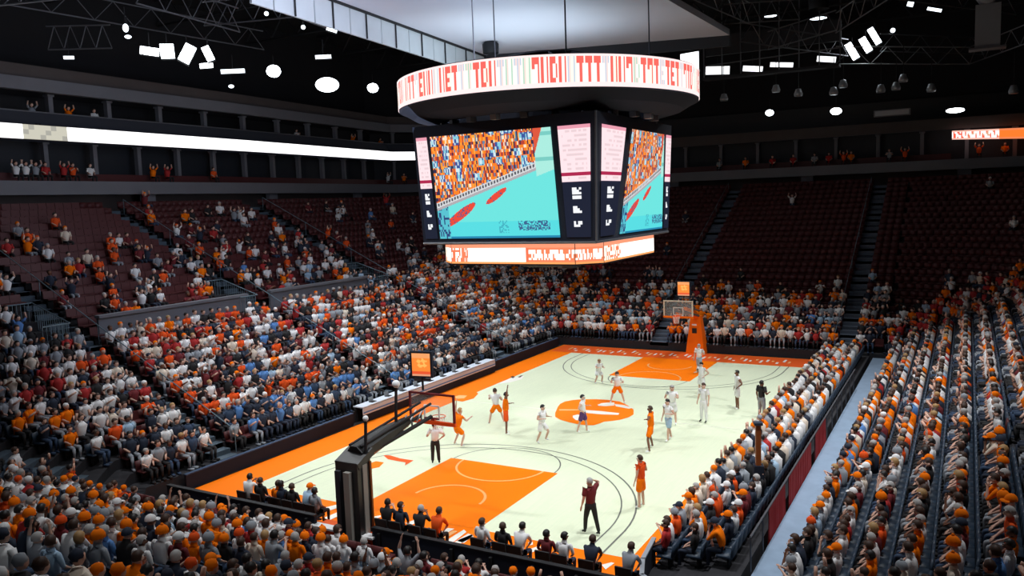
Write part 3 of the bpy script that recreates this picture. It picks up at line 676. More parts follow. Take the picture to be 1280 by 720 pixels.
b = MB(); b.tube([fl+Vector((0, -.05, -.05)), nl+Vector((0, -.05, -.05))], .09, 'dark_steel')
for k in range(0, n, 2): p = fl.lerp(nl, k/n); b.tube([p+Vector((0, -.06, -1.45)), p+Vector((0, -.06, 0))], .05, 'dark_steel', 5)
b.build('edge_rail', root)
b = MB(); dv = (fr-fl)
P = [fl, fr]; b.poly([fl+Vector((0, 0, -.9)), fr+Vector((0, 0, -.7)), fr, fl, fl+Vector((.3, 0, -.9)), fr+Vector((.3, 0, -.7)), fr+Vector((.3, 0, 0)), fl+Vector((.3, 0, 0))], [(0, 1, 2, 3), (4, 7, 6, 5), (0, 4, 5, 1), (0, 3, 7, 4), (1, 5, 6, 2)], 'scrim'); b.build('end_beam', root)
for u, v, sx, sy in ((782, 75, 24, 8), (816, 79, 22, 12), (862, 78, 24, 22)):
    p = Vector(gp(u, v, ZC-.9)); k = (p-Vector(CAM)).length/FPX
    q = empty('light_panel', p, math.radians(-15), label={782: 'small white light panel left of two others behind the ring', 816: 'white light panel in the middle of three behind the ring', 862: 'largest white light panel behind the right side of the ring'}[u], cat='light panel')
    b = MB(); b.box((0, 0, 0), (.1, sx*k, sy*k), 'panel_white'); b.build('diffuser', q); b = MB(); b.box((.1, 0, 0), (.12, sx*k+.1, sy*k+.1), 'dark_steel'); b.tube([(.1, 0, sy*k/2), (.1, 0, sy*k/2+.9)], .04, 'dark_steel', 5); b.build('housing', q)
# ------------------------------------------------------------------ trusses, ducts, fixtures
def truss(p, q, h, lab, seg=None, m_='steel', r=.06):
    p, q = Vector(p), Vector(q); root = empty('roof_truss', p, label=lab, cat='truss', group='dark roof trusses'); d = q-p; n = seg or max(4, int(d.length/2.4)); up = Vector((0, 0, h))
    b = MB(); b.tube([Vector(), d], r, m_, 6); b.build('bottom_chord', root); b = MB(); b.tube([up, d+up], r, m_, 6); b.build('top_chord', root)
    b = MB()
    for k in range(n): a = d*(k/n); c = d*((k+.5)/n); e = d*((k+1)/n); b.tube([a, c+up], r*.6, m_, 5); b.tube([c+up, e], r*.6, m_, 5)
    b.build('web_bars', root)
tl = [((-30, 10), (82, -2), 21), ((170, 4), (300, 40), 20.5), ((255, 32), (380, 20), 21), ((315, 0), (420, 40), 20.5), ((60, 62), (140, 60), 20), ((5, 5), (330, 62), 22), ((1045, 41), (1112, -2), 21), ((960, 62), (1045, 38), 21), ((1045, 80), (1212, 80), 20), ((1212, 80), (1300, 48), 20), ((905, 30), (1000, 24), 22), ((925, 52), (1060, 70), 21), ((1100, 64), (1230, 68), 21), ((1090, -5), (1270, 18), 21), ((850, -8), (937, 30), 21)]
for n, (a, c, z) in enumerate(tl):
    p, q = gp(*a, z), gp(*c, z)
    side = 'left' if a[0] < 500 else 'right'; truss(p, q, 1.3, f'dark steel roof truss over the {side} stands, {ORD[n % 15]} of those counted from the left wall', m_='steel' if n % 2 else 'pale_steel' if n in (8, 0) else 'steel', r=.045)
for k in range(9):
    x = -14+k*8.5; truss((x, -24, 24.2), (x, 44, 24.2), 1.8, f'deep dark truss spanning the roof crosswise, {ORD[k]} from the camera end', seg=24, m_='dark_steel', r=.09)
# catwalk behind the ring on the right with lit strips
p, q = Vector(on(880, 100, 0, 46)), Vector(on(1050, 78, 0, 46))
root = empty('catwalk', p, label='dark catwalk hung under the roof right of the scoreboard', cat='catwalk'); d = q-p
b = MB(); ang = math.atan2(d.y, d.x); b.box(d/2+Vector((0, 0, -.1)), (d.length, 1.0, .2), 'scrim', ang); b.build('deck', root)
b = MB(); b.tube([Vector((0, 0, 1.1)), d+Vector((0, 0, 1.1))], .05, 'steel')
for k in range(8): c = d*(k/7); b.tube([c, c+Vector((0, 0, 5.5))], .05, 'steel', 5)
b.build('hangers', root)
b = MB(); b.box(d/2+Vector((.6, 0, 2.6)), (d.length, .2, 1.6), 'scrim', ang); b.build('side_beam', root)
def fixture(u, v, w_, h_, rot, m_, lab, depth=None, z=None, x=None):
    p = Vector(on(u, v, 0, x)) if x is not None else Vector(gp(u, v, z)); k = (p-Vector(CAM)).length/FPX
    dr = (Vector(CAM)-p); az = math.atan2(dr.y, dr.x); root = empty('floodlight', p, az, label=lab, cat='light')
    R = Matrix.Rotation(rot, 4, 'X')
    b = MB()
    if rot == 0:         # round floodlight
        n = 20; ring_ = lambda x_, f_: [(x_, f_*w_*k/2*math.cos(2*PI*j/n), f_*h_*k/2*math.sin(2*PI*j/n)) for j in range(n)]
        b.poly(ring_(.06, .55)+ring_(.0, 1), [tuple(range(n))]+[(j, n+j, n+(j+1) % n, (j+1) % n) for j in range(n)], m_); o = b.build('lens', root)
        b = MB(); b.poly(ring_(-.01, 1.06)+ring_(-.3, .7), [tuple(range(n, 2*n))[::-1]]+[(j, n+j, n+(j+1) % n, (j+1) % n) for j in range(n)], 'dark_steel')
    else:
        b.box((0, 0, 0), (.10, w_*k, h_*k), m_); o = b.build('lens', root); o.matrix_basis = R
        b = MB(); b.box((-.22, 0, 0), (.32, w_*k*1.08, h_*k*1.15), 'dark_steel', taper=1)
    o = b.build('housing', root); o.matrix_basis = R
    b = MB(); b.tube([(-.2, 0, h_*k*.4), (-.2, 0, 1.1)], .03, 'dark_steel', 5); b.build('yoke', root); return root
fx = [(187, 64, 19, 8, -.12, 'lens', 'bright rectangular floodlight, leftmost of the cluster over the left stand'), (209, 64, 14, 15, .05, 'lens', 'bright squarish floodlight, second from left in the left cluster'), (234, 67, 12, 20, -.5, 'lens', 'bright tilted floodlight, third from left in the left cluster'),
      (260, 67, 8, 16, .4, 'lens', 'bright narrow floodlight, fourth from left in the left cluster'), (258, 82, 14, 5, .1, 'lens', 'small bright light below the narrow one in the left cluster'), (291, 89, 26, 4.5, .06, 'lens_dim', 'long thin light strip right of the left cluster'),
      (342, 89, 16, 14, 0, 'lens', 'round bright floodlight over the left stand'), (409, 106, 27, 17, 0, 'lens', 'largest bright floodlight above the left upper suites'), (466, 110, 13, 11, 0, 'lens', 'bright floodlight just left of the scoreboard ring'),
      (404, 71, 18, 4, .05, 'lens_dim', 'short pale strip light above the largest floodlight'), (86, 72, 10, 3, .05, 'lens_dim', 'short pale strip light over the far left suites'), (157, 35, 6, 9, 0, 'lens_dim', 'small pale lamp on the upper left truss'), (160, 46, 7, 4, 0, 'lens_dim', 'small pale lamp just below another on upper left truss'),
      (415, 36, 12, 6, -.3, 'lens_dim', 'pale lamp under the roof left of the canopy'), (379, 34, 5, 5, 0, 'lens_dim', 'tiny pale lamp on the truss left of the canopy'), (333, 17, 5, 5, 0, 'lens_dim', 'tiny pale lamp high on the left truss'), (289, 108, 6, 4, 0, 'lens_dim', 'tiny lamp on the brown beam over left suites')]
for f_ in fx: fixture(*f_[:6], f_[6], z=20)
fx = [(962, 141, 9, 7, 0, 'lens', 'small bright light under the roof, leftmost of three over the far stand'), (1045, 139, 12, 8, 0, 'lens', 'small bright light under the roof, middle of three over the far stand'), (1194, 138, 18, 5, 0, 'lens', 'wide bright light under the roof, right of three over the far stand'),
      (897, 88, 27, 9, -.05, 'panel_white', 'white strip light on the catwalk, nearest the ring'), (941, 86, 22, 6, -.12, 'panel_white', 'white strip light on the catwalk, second from the ring'), (977, 81, 25, 5, -.1, 'panel_white', 'white strip light on the catwalk, third from the ring'), (1033, 74, 20, 6, -.15, 'panel_white', 'white strip light at the right end of catwalk'),
      (963, 20, 14, 3, 0, 'lens_dim', 'thin pale lamp on the upper right truss, left one'), (1023, 23, 18, 3.5, 0, 'lens_dim', 'thin pale lamp on the upper right truss, right one'), (1116, 38, 5, 5, 0, 'lens_dim', 'tiny pale lamp beside the three slanted lights'),
      (1065, 64, 7, 19, .5, 'lens', 'slanted white bar light, lowest of three at upper right'), (1082, 56, 7, 17, .5, 'lens', 'slanted white bar light, middle of three at upper right'), (1093, 45, 6, 19, .5, 'lens', 'slanted white bar light, highest of three at upper right'),
      (1168, 12, 14, 3, -.3, 'lens_dim', 'pale lamp near the top edge right of the slanted lights'), (1138, 5, 6, 5, -.3, 'lens_dim', 'small pale lamp near the top edge')]
for f_ in fx: fixture(*f_[:6], f_[6], x=50)
for n, (u, v) in enumerate([(905, 122), (970, 111), (998, 116), (1042, 114), (1054, 105), (1101, 111), (1120, 108), (1129, 98), (1164, 110), (1267, 112)]):
    p = Vector(on(u, v, 0, 48)); q = empty('hanging_loudspeaker', p, label=f'small round grey speaker hung under the dark roof, {ORD[n]} from the scoreboard', cat='loudspeaker', group='hanging speakers at upper right')
    b = MB(); b.lathe((0, 0, 0), [(0.01, .35), (.2, .3), (.34, -.1), (.30, -.28), (.01, -.26)], 'pale_steel', 14); b.build('horn', q, smooth=True); b = MB(); b.tube([(0, 0, .3), (0, 0, 2.6)], .03, 'dark_steel', 5); b.build('hanger', q)
p = Vector(on(1115, 141, 0, 50)); b = MB(); b.box((0, 0, 0), (.3, 2.6, .5), 'fascia'); b.box((-.16, 0, 0), (.04, 2.4, .36), 'pale_steel'); o = b.build('acoustic_panel', label='plain pale grey panel on the dark far wall', cat='panel'); o.location = p
p0 = Vector(on(1234, 60, 0, 30)); k = (p0-Vector(CAM)).length/FPX
root = empty('air_duct', p0, label='grey vertical duct with flared head under the roof at upper right', cat='duct')
b = MB(); b.box((0, 0, 22*k), (.7, 23*k, 44*k), 'fascia'); b.build('shaft', root); b = MB(); b.lathe((0, 0, 44*k), [(.35, 0), (.72, 10*k), (.72, 60*k), (.01, 60*k)], 'fascia', 20); b.build('flared_head', root, smooth=True)
b = MB(); b.box((0, 0, -.03), (.9, 34*k, .1), 'steel'); b.build('base_flange', root)
# small figures and glints on the far right levels
# ------------------------------------------------------------------ scoreboard
SX, SY = 14.0, 9.2
root = empty('hanging_scoreboard', (SX, SY, 0), label='large centre-hung scoreboard with video screens and a glowing ring above the court', cat='scoreboard')
b = MB(); b.lathe((0, 0, 0), [(6.9, 16.05), (7.0, 16.05), (7.0, 14.72), (6.9, 14.70), (6.3, 14.35), (5.3, 14.1), (4.9, 14.1), (4.9, 15.6), (6.0, 16.0), (6.9, 16.05)], 'board_navy', 96); ring = b.build('ring_housing', root)
V = []; F = []; K = []; N = 760; NVV = 14; R_ = 7.03
for k in range(N):
    a = 2*PI*k/N
    for j in range(NVV+1): V.append((R_*math.cos(a), R_*math.sin(a), 14.76+1.26*j/NVV))
rg = random.Random(11); cell = {}
FONT = {0: "####.#..#..#..#", 1: "#.##.##.##.##.#", 2: "####..####..###", 3: "###.#..#..#..#.", 4: "####.##.##.####", 5: "##.#.##.##.###.", 6: "####..##.#..###"}
def ringcol(k, j):
    t = j/NVV; c = k//6; i = k % 6
    if t < .13 or t > .86: return (1.15, .93, .92)
    if c not in cell: cell[c] = (rg.choice([0, 1, 3, 4, 5, 6, 1, 3]), rg.choice(['r', 'r', 'r', 'g', 'b']))
    g_, cc = cell[c]; row = 4-int((t-.13)/.73*5); row = max(0, min(4, row))
    if i < 5 and FONT[g_][row*3+min(2, i//2)] == '#' and not (i//2 == 1 and g_ in (4,)):
        return {'r': (1.0, .16, .13), 'g': (.50, .78, .62), 'b': (.62, .72, .85)}[cc] if (i % 2 == 0 or cc == 'r') else (1.1, .80, .76)
    return (1.18, 1.05, 1.0) if (c % 5) else (1.1, 1.08, .92)
for k in range(N):
    for j in range(NVV): k2 = (k+1) % N; F.append((k*(NVV+1)+j, k2*(NVV+1)+j, k2*(NVV+1)+j+1, k*(NVV+1)+j+1)); K.append(ringcol(k, j))
attr_mesh('ring_display', V, F, K, ring)
# body: four inclined faces
HX, HY, hx, hy, ZT, ZBt = 4.75, 4.5, 4.55, 4.3, 13.62, 8.72
b = MB(); T = [(-HX, -HY), (HX, -HY), (HX, HY), (-HX, HY)]; Bt = [(-hx, -hy), (hx, -hy), (hx, hy), (-hx, hy)]
b.poly([(*p, 8.62) for p in Bt]+[(*p, 13.9) for p in T], [(3, 2, 1, 0), (4, 5, 6, 7), (0, 1, 5, 4), (1, 2, 6, 5), (2, 3, 7, 6), (3, 0, 4, 7)], 'board_navy'); body = b.build('screen_housing', root)
b = MB(); b.lathe((0, 0, 0), [(4.6, 13.85), (4.2, 14.3)], 'dark_steel', 40)
for k in range(24): a = 2*PI*k/24; b.box((5.0*math.cos(a), 5.0*math.sin(a), 13.98), (.35, .3, .22), 'steel' if k % 3 else 'pale_steel', a)
b.build('mounting_brackets', root)
rg2 = random.Random(5); nz = {}
def nv(a, b_, q=0):
    k = (a, b_, q)
    if k not in nz: nz[k] = rg2.random()
    return nz[k]
def game(s, t, fl=0):
    ln = .30+.40*s      # the line of courtside boards climbs to the right
    x, y = s*100, t*72
    if s > .86 and t > ln-.08: 
        if s < .90-.3*(.9-t) : return (.75, .1, .05)
        return (.20, .62, .56) if int(t*30) % 7 == 0 else (.42, .86, .76)
    if t > ln+.05:
        r1 = nv(int(x), int(y*.45)); r2 = nv(int(x/5), int(y/5), 1)
        if r2 < .18: return [(.25, .62, .75), (.05, .10, .35), (.7, .85, .9)][int(r1*3)]
        if r1 < .33: return (1.1, .24, .02)
        if r1 < .47: return (1.0, .42, .06)
        if r1 < .64: return (.50, .06, .04)
        if r1 < .82: return (.04, .03, .08)
        return (.12, .25, .40) if r1 < .92 else (1.0, .8, .6)
    if t > ln: return (.10, .10, .12) if int(x*.8) % 2 and t > ln+.012 and t < ln+.04 else (.72, .74, .76)
    if t > ln-.025: return (.45, .42, .45)
    if s < .10: return (.1, .55, .65) if nv(int(x), int(y*.6), 3) > .35 else (.03, .06, .2)
    for cx, cy, rx, ry in ((.20, .23, .14, .05), (.52, .40, .09, .035)):
        dx, dy = s-cx, t-cy-(s-cx)*.75
        if (dx/rx)**2+(dy/ry)**2 < 1: return (.85, .07, .04) if nv(int(x), int(y), 4) > .15 else (.1, .1, .25)
    if .68 < s < .93 and .07 < t < .16 and nv(int(x*1.2), int(y*1.3), 5) > .45: return (.05, .13, .28)
    if .52 < s < .60 and .05 < t < .17 and nv(int(x), int(y), 6) > .55: return (.06, .45, .55)
    if t < .02: return (.02, .25, .45)
    return (.16, .80, .76) if t > .16 else (.10, .74, .78)
def stats(s, t):
    if t > .50:
        if t > .97: return (.85, .35, .45)
        if .55 < t < .585: return (.45, .02, .08)
        v_ = .86 if int(t*48) % 2 and .12 < s < .9 and nv(int(s*14), int(t*48), 8) > .45 else 1.05
        return (v_, v_*.78, v_*.82)
    if .49 < t < .5: return (.02, .02, .05)
    for c, h in ((.42, .032), (.36, .02), (.25, .03), (.12, .03)):
        if abs(t-c) < h and .32 < s < .68 and nv(int(s*12), int(t*42), 9) > .2: return (.95, .97, 1.0)
    return (.012, .016, .035)
def face(tl, tr, bl, br_, parts, who):
    # corners as seen from outside; s runs left to right
    tl, tr, bl, br_ = map(Vector, (tl, tr, bl, br_)); nrm = (tr-tl).cross(tl-bl).normalized()
    def at_(st, sb, t): return bl.lerp(br_, sb).lerp(tl.lerp(tr, st), t)+nrm*.05
    def quad(name, a0, a1, b0, b1, t0, t1, nu, nv_, fn, **kw):
        f0 = lambda t: a0*t+b0*(1-t); f1 = lambda t: a1*t+b1*(1-t)
        g0 = lambda t: bl.lerp(br_, f0(t)).lerp(tl.lerp(tr, f0(t)), t)+nrm*.06
        g1 = lambda t: bl.lerp(br_, f1(t)).lerp(tl.lerp(tr, f1(t)), t)+nrm*.06
        return panel(name, g0(t0), g1(t0), g1(t1), g0(t1), nu, nv_, fn, body, **kw)
    quad('video_screen', .105, .775, .115, .815, .02, .955, 200, 144, game)
    quad('stats_display', .81, .975, .85, .975, .02, .955, 36, 96, stats)
    quad('stats_display', .02, .085, .02, .10, .02, .955, 16, 96, stats)
zt_, zb_ = 13.62, 8.75
def cn(sx, sy, z): t = (z-8.62)/(13.9-8.62); return (sx*(hx+(HX-hx)*t), sy*(hy+(HY-hy)*t), z)
face(cn(-1, 1, zt_), cn(-1, -1, zt_), cn(-1, 1, zb_), cn(-1, -1, zb_), 0, 'near')
def face2(tl, tr, bl, br_):
    tl, tr, bl, br_ = map(Vector, (tl, tr, bl, br_)); nrm = (tr-tl).cross(tl-bl).normalized()
    def quad(name, a0, a1, b0, b1, t0, t1, nu, nv_, fn):
        def g(s_, t): return bl.lerp(br_, s_).lerp(tl.lerp(tr, s_), t)+nrm*.06
        f0 = lambda t: a0*t+b0*(1-t); f1 = lambda t: a1*t+b1*(1-t)
        return panel(name, g(f0(t0), t0), g(f1(t0), t0), g(f1(t1), t1), g(f0(t1), t1), nu, nv_, fn, body)
    quad('video_screen', .42, .87, .26, .88, .02, .955, 110, 110, lambda s, t: game(s*.93, t*1.05 if t < .9 else t))
    quad('stats_display', .05, .34, .03, .20, .02, .955, 30, 96, stats)
    quad('stats_display', .90, .985, .90, .985, .02, .955, 12, 96, stats)
face2(cn(-1, -1, zt_), cn(1, -1, zt_), cn(-1, -1, zb_), cn(1, -1, zb_))
face(cn(1, -1, zt_), cn(1, 1, zt_), cn(1, -1, zb_), cn(1, 1, zb_), 0, 'far'); face2(cn(1, 1, zt_), cn(-1, 1, zt_), cn(1, 1, zb_), cn(-1, 1, zb_))
b = MB(); b.tube([cn(-1, -1, 8.6), cn(-1, -1, 13.9)], .05, 'steel', 5); b.tube([(-hx, -hy, 8.63), (hx, -hy, 8.63)], .06, 'steel', 5); b.tube([(-hx, -hy, 8.63), (-hx, hy, 8.63)], .06, 'steel', 5); b.build('edge_trim', root)
# lower ticker band with cut corners
cx_ = .9; a1, a2 = 4.05, 4.0
loop = [(-a1, a2-cx_), (-a1, -a2+cx_), (-a1+cx_, -a2), (a1-cx_, -a2), (a1, -a2+cx_), (a1, a2-cx_), (a1-cx_, a2), (-a1+cx_, a2)]
b = MB(); n = 8; Pz = [(x, y, 7.62) for x, y in loop]+[(x, y, 8.62) for x, y in loop]; b.poly(Pz, [tuple(range(8))]+[(k, (k+1) % 8, 8+(k+1) % 8, 8+k) for k in range(8)], 'board_navy'); tk = b.build('ticker_housing', root)
b = MB(); b.lathe((0, 0, 7.3), [(.01, 0), (1.5, 0), (1.9, .34)], 'dark_steel', 20); b.box((-2.5, -2.2, 7.5), (.9, .5, .2), 'steel'); b.build('underside_hatch', root)
def tick(s, t, q):
    if t < .14: return (1.1, .42, .14)
    if t > .82: return (1.1, .36, .20)
    a = s*60
    if q == 0:
        if s < .09: return (1.3, 1.2, 1.1) if nv(int(s*90), int(t*7), 12) > .35 else (1.0, .22, .1)
        if s < .14: return (1.0, .25, .12) if nv(int(s*90), int(t*7), 12) > .35 else (1.1, .8, .7)
        if s < .62: return (1.7, 1.62, 1.5)
        if s < .64: return (1.0, .2, .1)
        return (1.4, 1.3, 1.2) if nv(int(s*110), int(t*6), 13) > .45 and .2 < t < .75 else (1.0, .26, .12)
    if s < .3: return (1.3, 1.15, 1.0) if nv(int(s*60), int(t*6), 14) > .45 else (1.0, .25, .12)
    return (1.7, 1.62, 1.5)
for k in range(8):
    p, q = Vector((*loop[k], 0)), Vector((*loop[(k+1) % 8], 0)); d = (q-p); nn = Vector((d.y, -d.x, 0)).normalized()
    if nn.dot((p+q)/2) < 0: nn = -nn
    A, B = p+nn*.04, q+nn*.04; u3 = Vector((0, 0, 1)); md = 0 if k in (0, 4) else 2 if k in (1, 5) else 1
    f3 = (lambda s, t, md=md: tick(s, t, 0) if md == 0 else (tick(.64+.3*s, t, 0) if md == 2 else tick(s, t, 1)))
    panel('ticker_display', A+u3*7.68, B+u3*7.68, B+u3*8.56, A+u3*8.56, 90 if k % 2 == 0 else 24, 10, f3, tk)
for x, y in ((-1.1, 3.3), (-4.6, -3.2), (3.0, 4.5), (4.5, -3.5)): b = MB(); b.tube([(x, y, 14.2), (x, y, 21.0)], .035, 'steel', 5); b.build('suspension_cable', root)
b = MB(); b.box((-1.0, 3.5, 16.9), (1.3, 1.9, .3), 'dark_steel'); b.box((-1.6, 3.5, 16.7), (.3, 1.8, .25), 'pale_steel'); b.build('hoist_box', root)
b = MB()
for k in range(12): a = 2*PI*k/12; b.tube([(6.5*math.cos(a), 6.5*math.sin(a), 16), (2.0*math.cos(a), 2.0*math.sin(a), 17.0)], .05, 'dark_steel', 5)
b.lathe((0, 0, 17.0), [(2.0, -.1), (2.1, 0), (2.0, .1)], 'dark_steel', 24); b.build('ring_struts', root)
# ------------------------------------------------------------------ baskets
def basket(x0, sg, ybase, pad, frame_m, lab, near):
    root = empty('basketball_hoop', (x0, KC, 0), label=lab, cat='basketball hoop'); P = lambda x, y, z: (sg*x, y*1.0, z)
    yb = ybase-KC
    # padded stanchion
    b = MB()
    if near:
        for dx in (0,):
            b.box(P(-2.6, yb, 1.36), (.62, .86, 2.72), pad); b.box(P(-2.6, yb, .10), (1.3, 1.2, .2), 'dark_steel')
        b.box(P(-2.98, yb-.10, 1.2), (.16, .22, 2.5), 'pad_trim'); b.box(P(-2.96, yb+.28, 1.2), (.14, .18, 2.5), 'scrim'); b.box(P(-2.5, yb, 2.76), (.8, .9, .22), pad, tilt=-.4*sg)
        b.box(P(-2.33, yb-.45, 1.35), (.07, .05, 2.6), 'brown_post'); b.box(P(-2.6, yb-.44, 1.35), (.2, .05, 2.55), 'pad_trim')
    else:
        b.poly([P(-3.2, -.62, 0), P(-2.2, -.62, 0), P(-2.2, .62, 0), P(-3.2, .62, 0), P(-2.9, -.32, 2.5), P(-2.4, -.32, 2.5), P(-2.4, .32, 2.5), P(-2.9, .32, 2.5)], [(3, 2, 1, 0), (4, 5, 6, 7), (0, 1, 5, 4), (1, 2, 6, 5), (2, 3, 7, 6), (3, 0, 4, 7)], pad)
        b.box(P(-2.15, 0, 1.55), (.06, .30, .34), 'black_cloth'); b.box(P(-2.12, 0, 1.95), (.06, .3, .1), 'white_cloth')
    b.build('stanchion', root)
    b = MB(); A = Vector(P(-2.45, yb, 2.75 if near else 2.5)); Bv = Vector(P(.85, 0, 3.25))
    for dy in (-.22, .22):
        b.tube([A+Vector((0, dy, 0)), Bv+Vector((0, dy, .0))], .075, 'dark_steel' if near else 'steel', 6)
        b.tube([A+Vector((0, dy, .35)), Bv+Vector((0, dy, .45))], .05, 'dark_steel' if near else 'steel', 6)
    n = 7
    for k in range(n): p = A.lerp(Bv, k/n); q = A.lerp(Bv, (k+1)/n); b.tube([p+Vector((0, -.22, 0)), q+Vector((0, .22, .0))], .035, 'black_pad', 5); b.tube([p, q+Vector((0, 0, .4))], .03, 'pale_steel' if near else 'steel', 5)
    b.tube([A+Vector((0, 0, .05)), A.lerp(Bv, .4)+Vector((0, 0, .16)), A.lerp(Bv, .72)+Vector((0, 0, .2))], [.34, .29, .16] if near else .19, pad if near else 'orange_pad', 8)
    b.build('arm', root)
    b = MB()
    for y in (-.905, .905): b.box(P(1.22, y, 3.43), (.07, .07, 1.07), frame_m)
    b.box(P(1.22, 0, 3.93), (.07, 1.83, .06), frame_m); b.box(P(1.22, 0, 2.93), (.10, 1.9, .12), 'orange_red' if near else 'orange_pad')
    b.box(P(1.20, .0, 3.08), (.05, .62, .05), frame_m); b.box(P(1.20, .0, 3.52), (.03, .62, .05), 'white_cloth')
    for y in (-.30, .30): b.box(P(1.20, y, 3.3), (.03, .05, .46), 'white_cloth')
    bb = b.build('backboard_frame', root)
    b = MB(); b.box(P(1.22, 0, 3.43), (.03, 1.75, .96), 'glass'); b.build('glass_pane', bb)
    b = MB(); b.tube([P(1.6+.24*math.cos(2*PI*k/24), .24*math.sin(2*PI*k/24), 3.05) for k in range(25)], .016, 'rim', 6); b.box(P(1.30, 0, 3.03), (.14, .18, .08), 'rim'); b.build('rim', root)
    b = MB()
    for k in range(12):
        for s_ in (1, -1):
            pts = []
            for j in range(5): a = 2*PI*(k+s_*j*.5)/12; r = .235-.10*(j/4)**.7; pts.append(P(1.6+r*math.cos(a), r*math.sin(a), 3.03-.11*j))
            b.tube(pts, .007, 'net', 4)
    b.build('net', root)
    return root
h1 = basket(0, 1, 7.95, 'black_pad', 'maroon_cloth', 'near glass backboard and hoop on a tall black padded stanchion', True)
h2 = basket(L, -1, KC, 'orange_pad', 'cream_cloth', 'far backboard and hoop on an orange padded stanchion', False)
h2.location.y = KC-.35
def shotclock(p, wd, hg, rz, lab):
    root = empty('shot_clock', p, rz, label=lab, cat='shot clock')
    b = MB(); b.box((.06, 0, hg/2), (.12, wd+.14, hg+.12), 'board_navy'); b.box((.06, 0, -.14), (.05, wd*.9, .1), 'steel'); b.tube([(.06, 0, 0), (.06, 0, -.5)], .04, 'dark_steel'); b.build('case', root)
    def fn(s, t):
        if t < .1: return (.8, .35, .2)
        if .1 < t < .2: return (.85, .10, .03)
        if (s-.55)**2/.09+(t-.58)**2/.05 < 1 and math.sin(s*23+t*9)+math.sin(t*31) > -.3: return (1.1, .52, .12)
        if t > .8: return (.95, .38, .14)
        return (1.0, .27, .04)
    panel('digit_display', (-.01, wd/2, 0), (-.01, -wd/2, 0), (-.01, -wd/2, hg), (-.01, wd/2, hg), 24, 24, fn, root)
shotclock(tuple(on(527, 470, 0, .95)), .68, .78, math.radians(10), 'orange shot clock in a dark frame above the near backboard')
shotclock(tuple(on(854.5, 369.5, 0, 27.6)), .75, .85, math.radians(-2), 'small orange shot clock above the far backboard')
# thin camera posts beside the near basket
for (u, vt, vb, lab) in ((495, 480, 540, 'thin dark post with a white ball top left of the near backboard'), (457, 523, 572, 'short thin pale topped post above the black stanchion')):
    p = Vector(on(u, vb, 0, -.6 if u > 470 else -2.4)); q = Vector(on(u, vt, 0, -.6 if u > 470 else -2.4)); r0 = empty('camera_post', p, label=lab, cat='post'); d = q-p
    b = MB(); b.tube([Vector(), d], .05, 'black_cloth', 8); b.build('pole', r0); b = MB(); b.ball(d, .13 if u > 470 else .09, 'white_cloth', 12, 8); b.build('ball_top', r0, smooth=True)
    if u > 470:
        b = MB(); b.tube([(0, 0, 0), (-.1, .2, -.25)], .04, 'dark_steel', 5); b.build('clamp', r0)
# tall post by the right sideline
p = Vector(gp(948, 642, .2)); k = (p-Vector(CAM)).length/FPX
root = empty('padded_post', p, label='tall post, orange brown above and navy below, standing among the right courtside seats', cat='post')
b = MB(); b.box((0, 0, .8), (.34, .34, 1.6), 'board_navy', .4, taper=.9); b.build('lower_pad', root); b = MB(); b.box((0, 0, 2.25), (.16, .16, 1.35), 'brown_post', .4); b.build('upper_pole', root); b = MB(); b.box((0, 0, 2.95), (.26, .26, .08), 'navy_cloth', .4); b.build('cap_plate', root)
# ------------------------------------------------------------------ players and officials
def standing(H=1.85, arms=('down', 'down'), legs='stand', bend=0.0, lookx=0):
    k = H/1.85; J = {}
    drop = {'stand': 0, 'run': .04, 'walk': .02, 'crouch': .18, 'wide': .08}[legs]; zp = .98-drop
    c, s = math.cos(bend), math.sin(bend); up = lambda h: (h*s, 0, zp+h*c)
    J['pelvis'] = (0, 0, zp); J['chest'] = up(.37); J['neck'] = up(.54); hx_ = up(.54); J['head'] = (hx_[0]+.02+.1*s, 0, hx_[2]+.16)
    J['face'] = (math.cos(lookx), math.sin(lookx))
    for sg, d, arm in ((1, 'l', arms[0]), (-1, 'r', arms[1])):
        sx, _, sz = up(.50); J['sh_'+d] = (sx, sg*.19, sz)
        el, wr = {'down': ((-.02, .08, -.28), (.06, .10, -.52)), 'out': ((.02, .27, -.08), (.06, .50, -.02)), 'up': ((.04, .08, .27), (.08, .06, .53)), 'fwd': ((.16, .09, -.20), (.40, .04, -.12)), 'bent': ((-.04, .14, -.26), (.20, .06, -.22)), 'head': ((.10, .22, .10), (.06, -.02, .22)), 'hips': ((-.08, .24, -.22), (.04, .04, -.40)), 'back': ((-.18, .08, -.22), (-.10, .10, -.46))}[arm]
        J['el_'+d] = (sx+el[0], sg*(.19+el[1]), sz+el[2]); J['wr_'+d] = (sx+wr[0], sg*(.19+wr[1]), sz+wr[2])
        J['hp_'+d] = (0, sg*.10, zp-.05)
        kn, an, ft = {'stand': ((.02, .02, .50), (0, .04, .09), (.15, .05, .04)), 'walk': ((.12*sg, .01, .50), (.20*sg-.05, .02, .10), (.20*sg+.10, .03, .04)), 'run': ((.28, .0, .60) if sg > 0 else (-.05, .0, .50), (.12, 0, .24) if sg > 0 else (-.36, .0, .24), (.28, 0, .20) if sg > 0 else (-.30, 0, .10)),
                      'crouch': ((.22, .10, .48), (.02, .14, .09), (.18, .17, .04)), 'wide': ((.08, .16, .50), (.0, .26, .09), (.15, .30, .04))}[legs]
        if legs == 'run' and sg < 0: an = (-.22, 0, .12); ft = (-.08, 0, .04); kn = (-.02, 0, .52)
        J['kn_'+d] = (kn[0], sg*(.10+kn[1]), kn[2]); J['an_'+d] = (an[0], sg*(.10+an[1]), an[2]); J['ft_'+d] = (ft[0], sg*(.10+ft[1]), ft[2])
    for q in list(J):
        if q != 'face': J[q] = tuple(x*k for x in J[q])
    return J
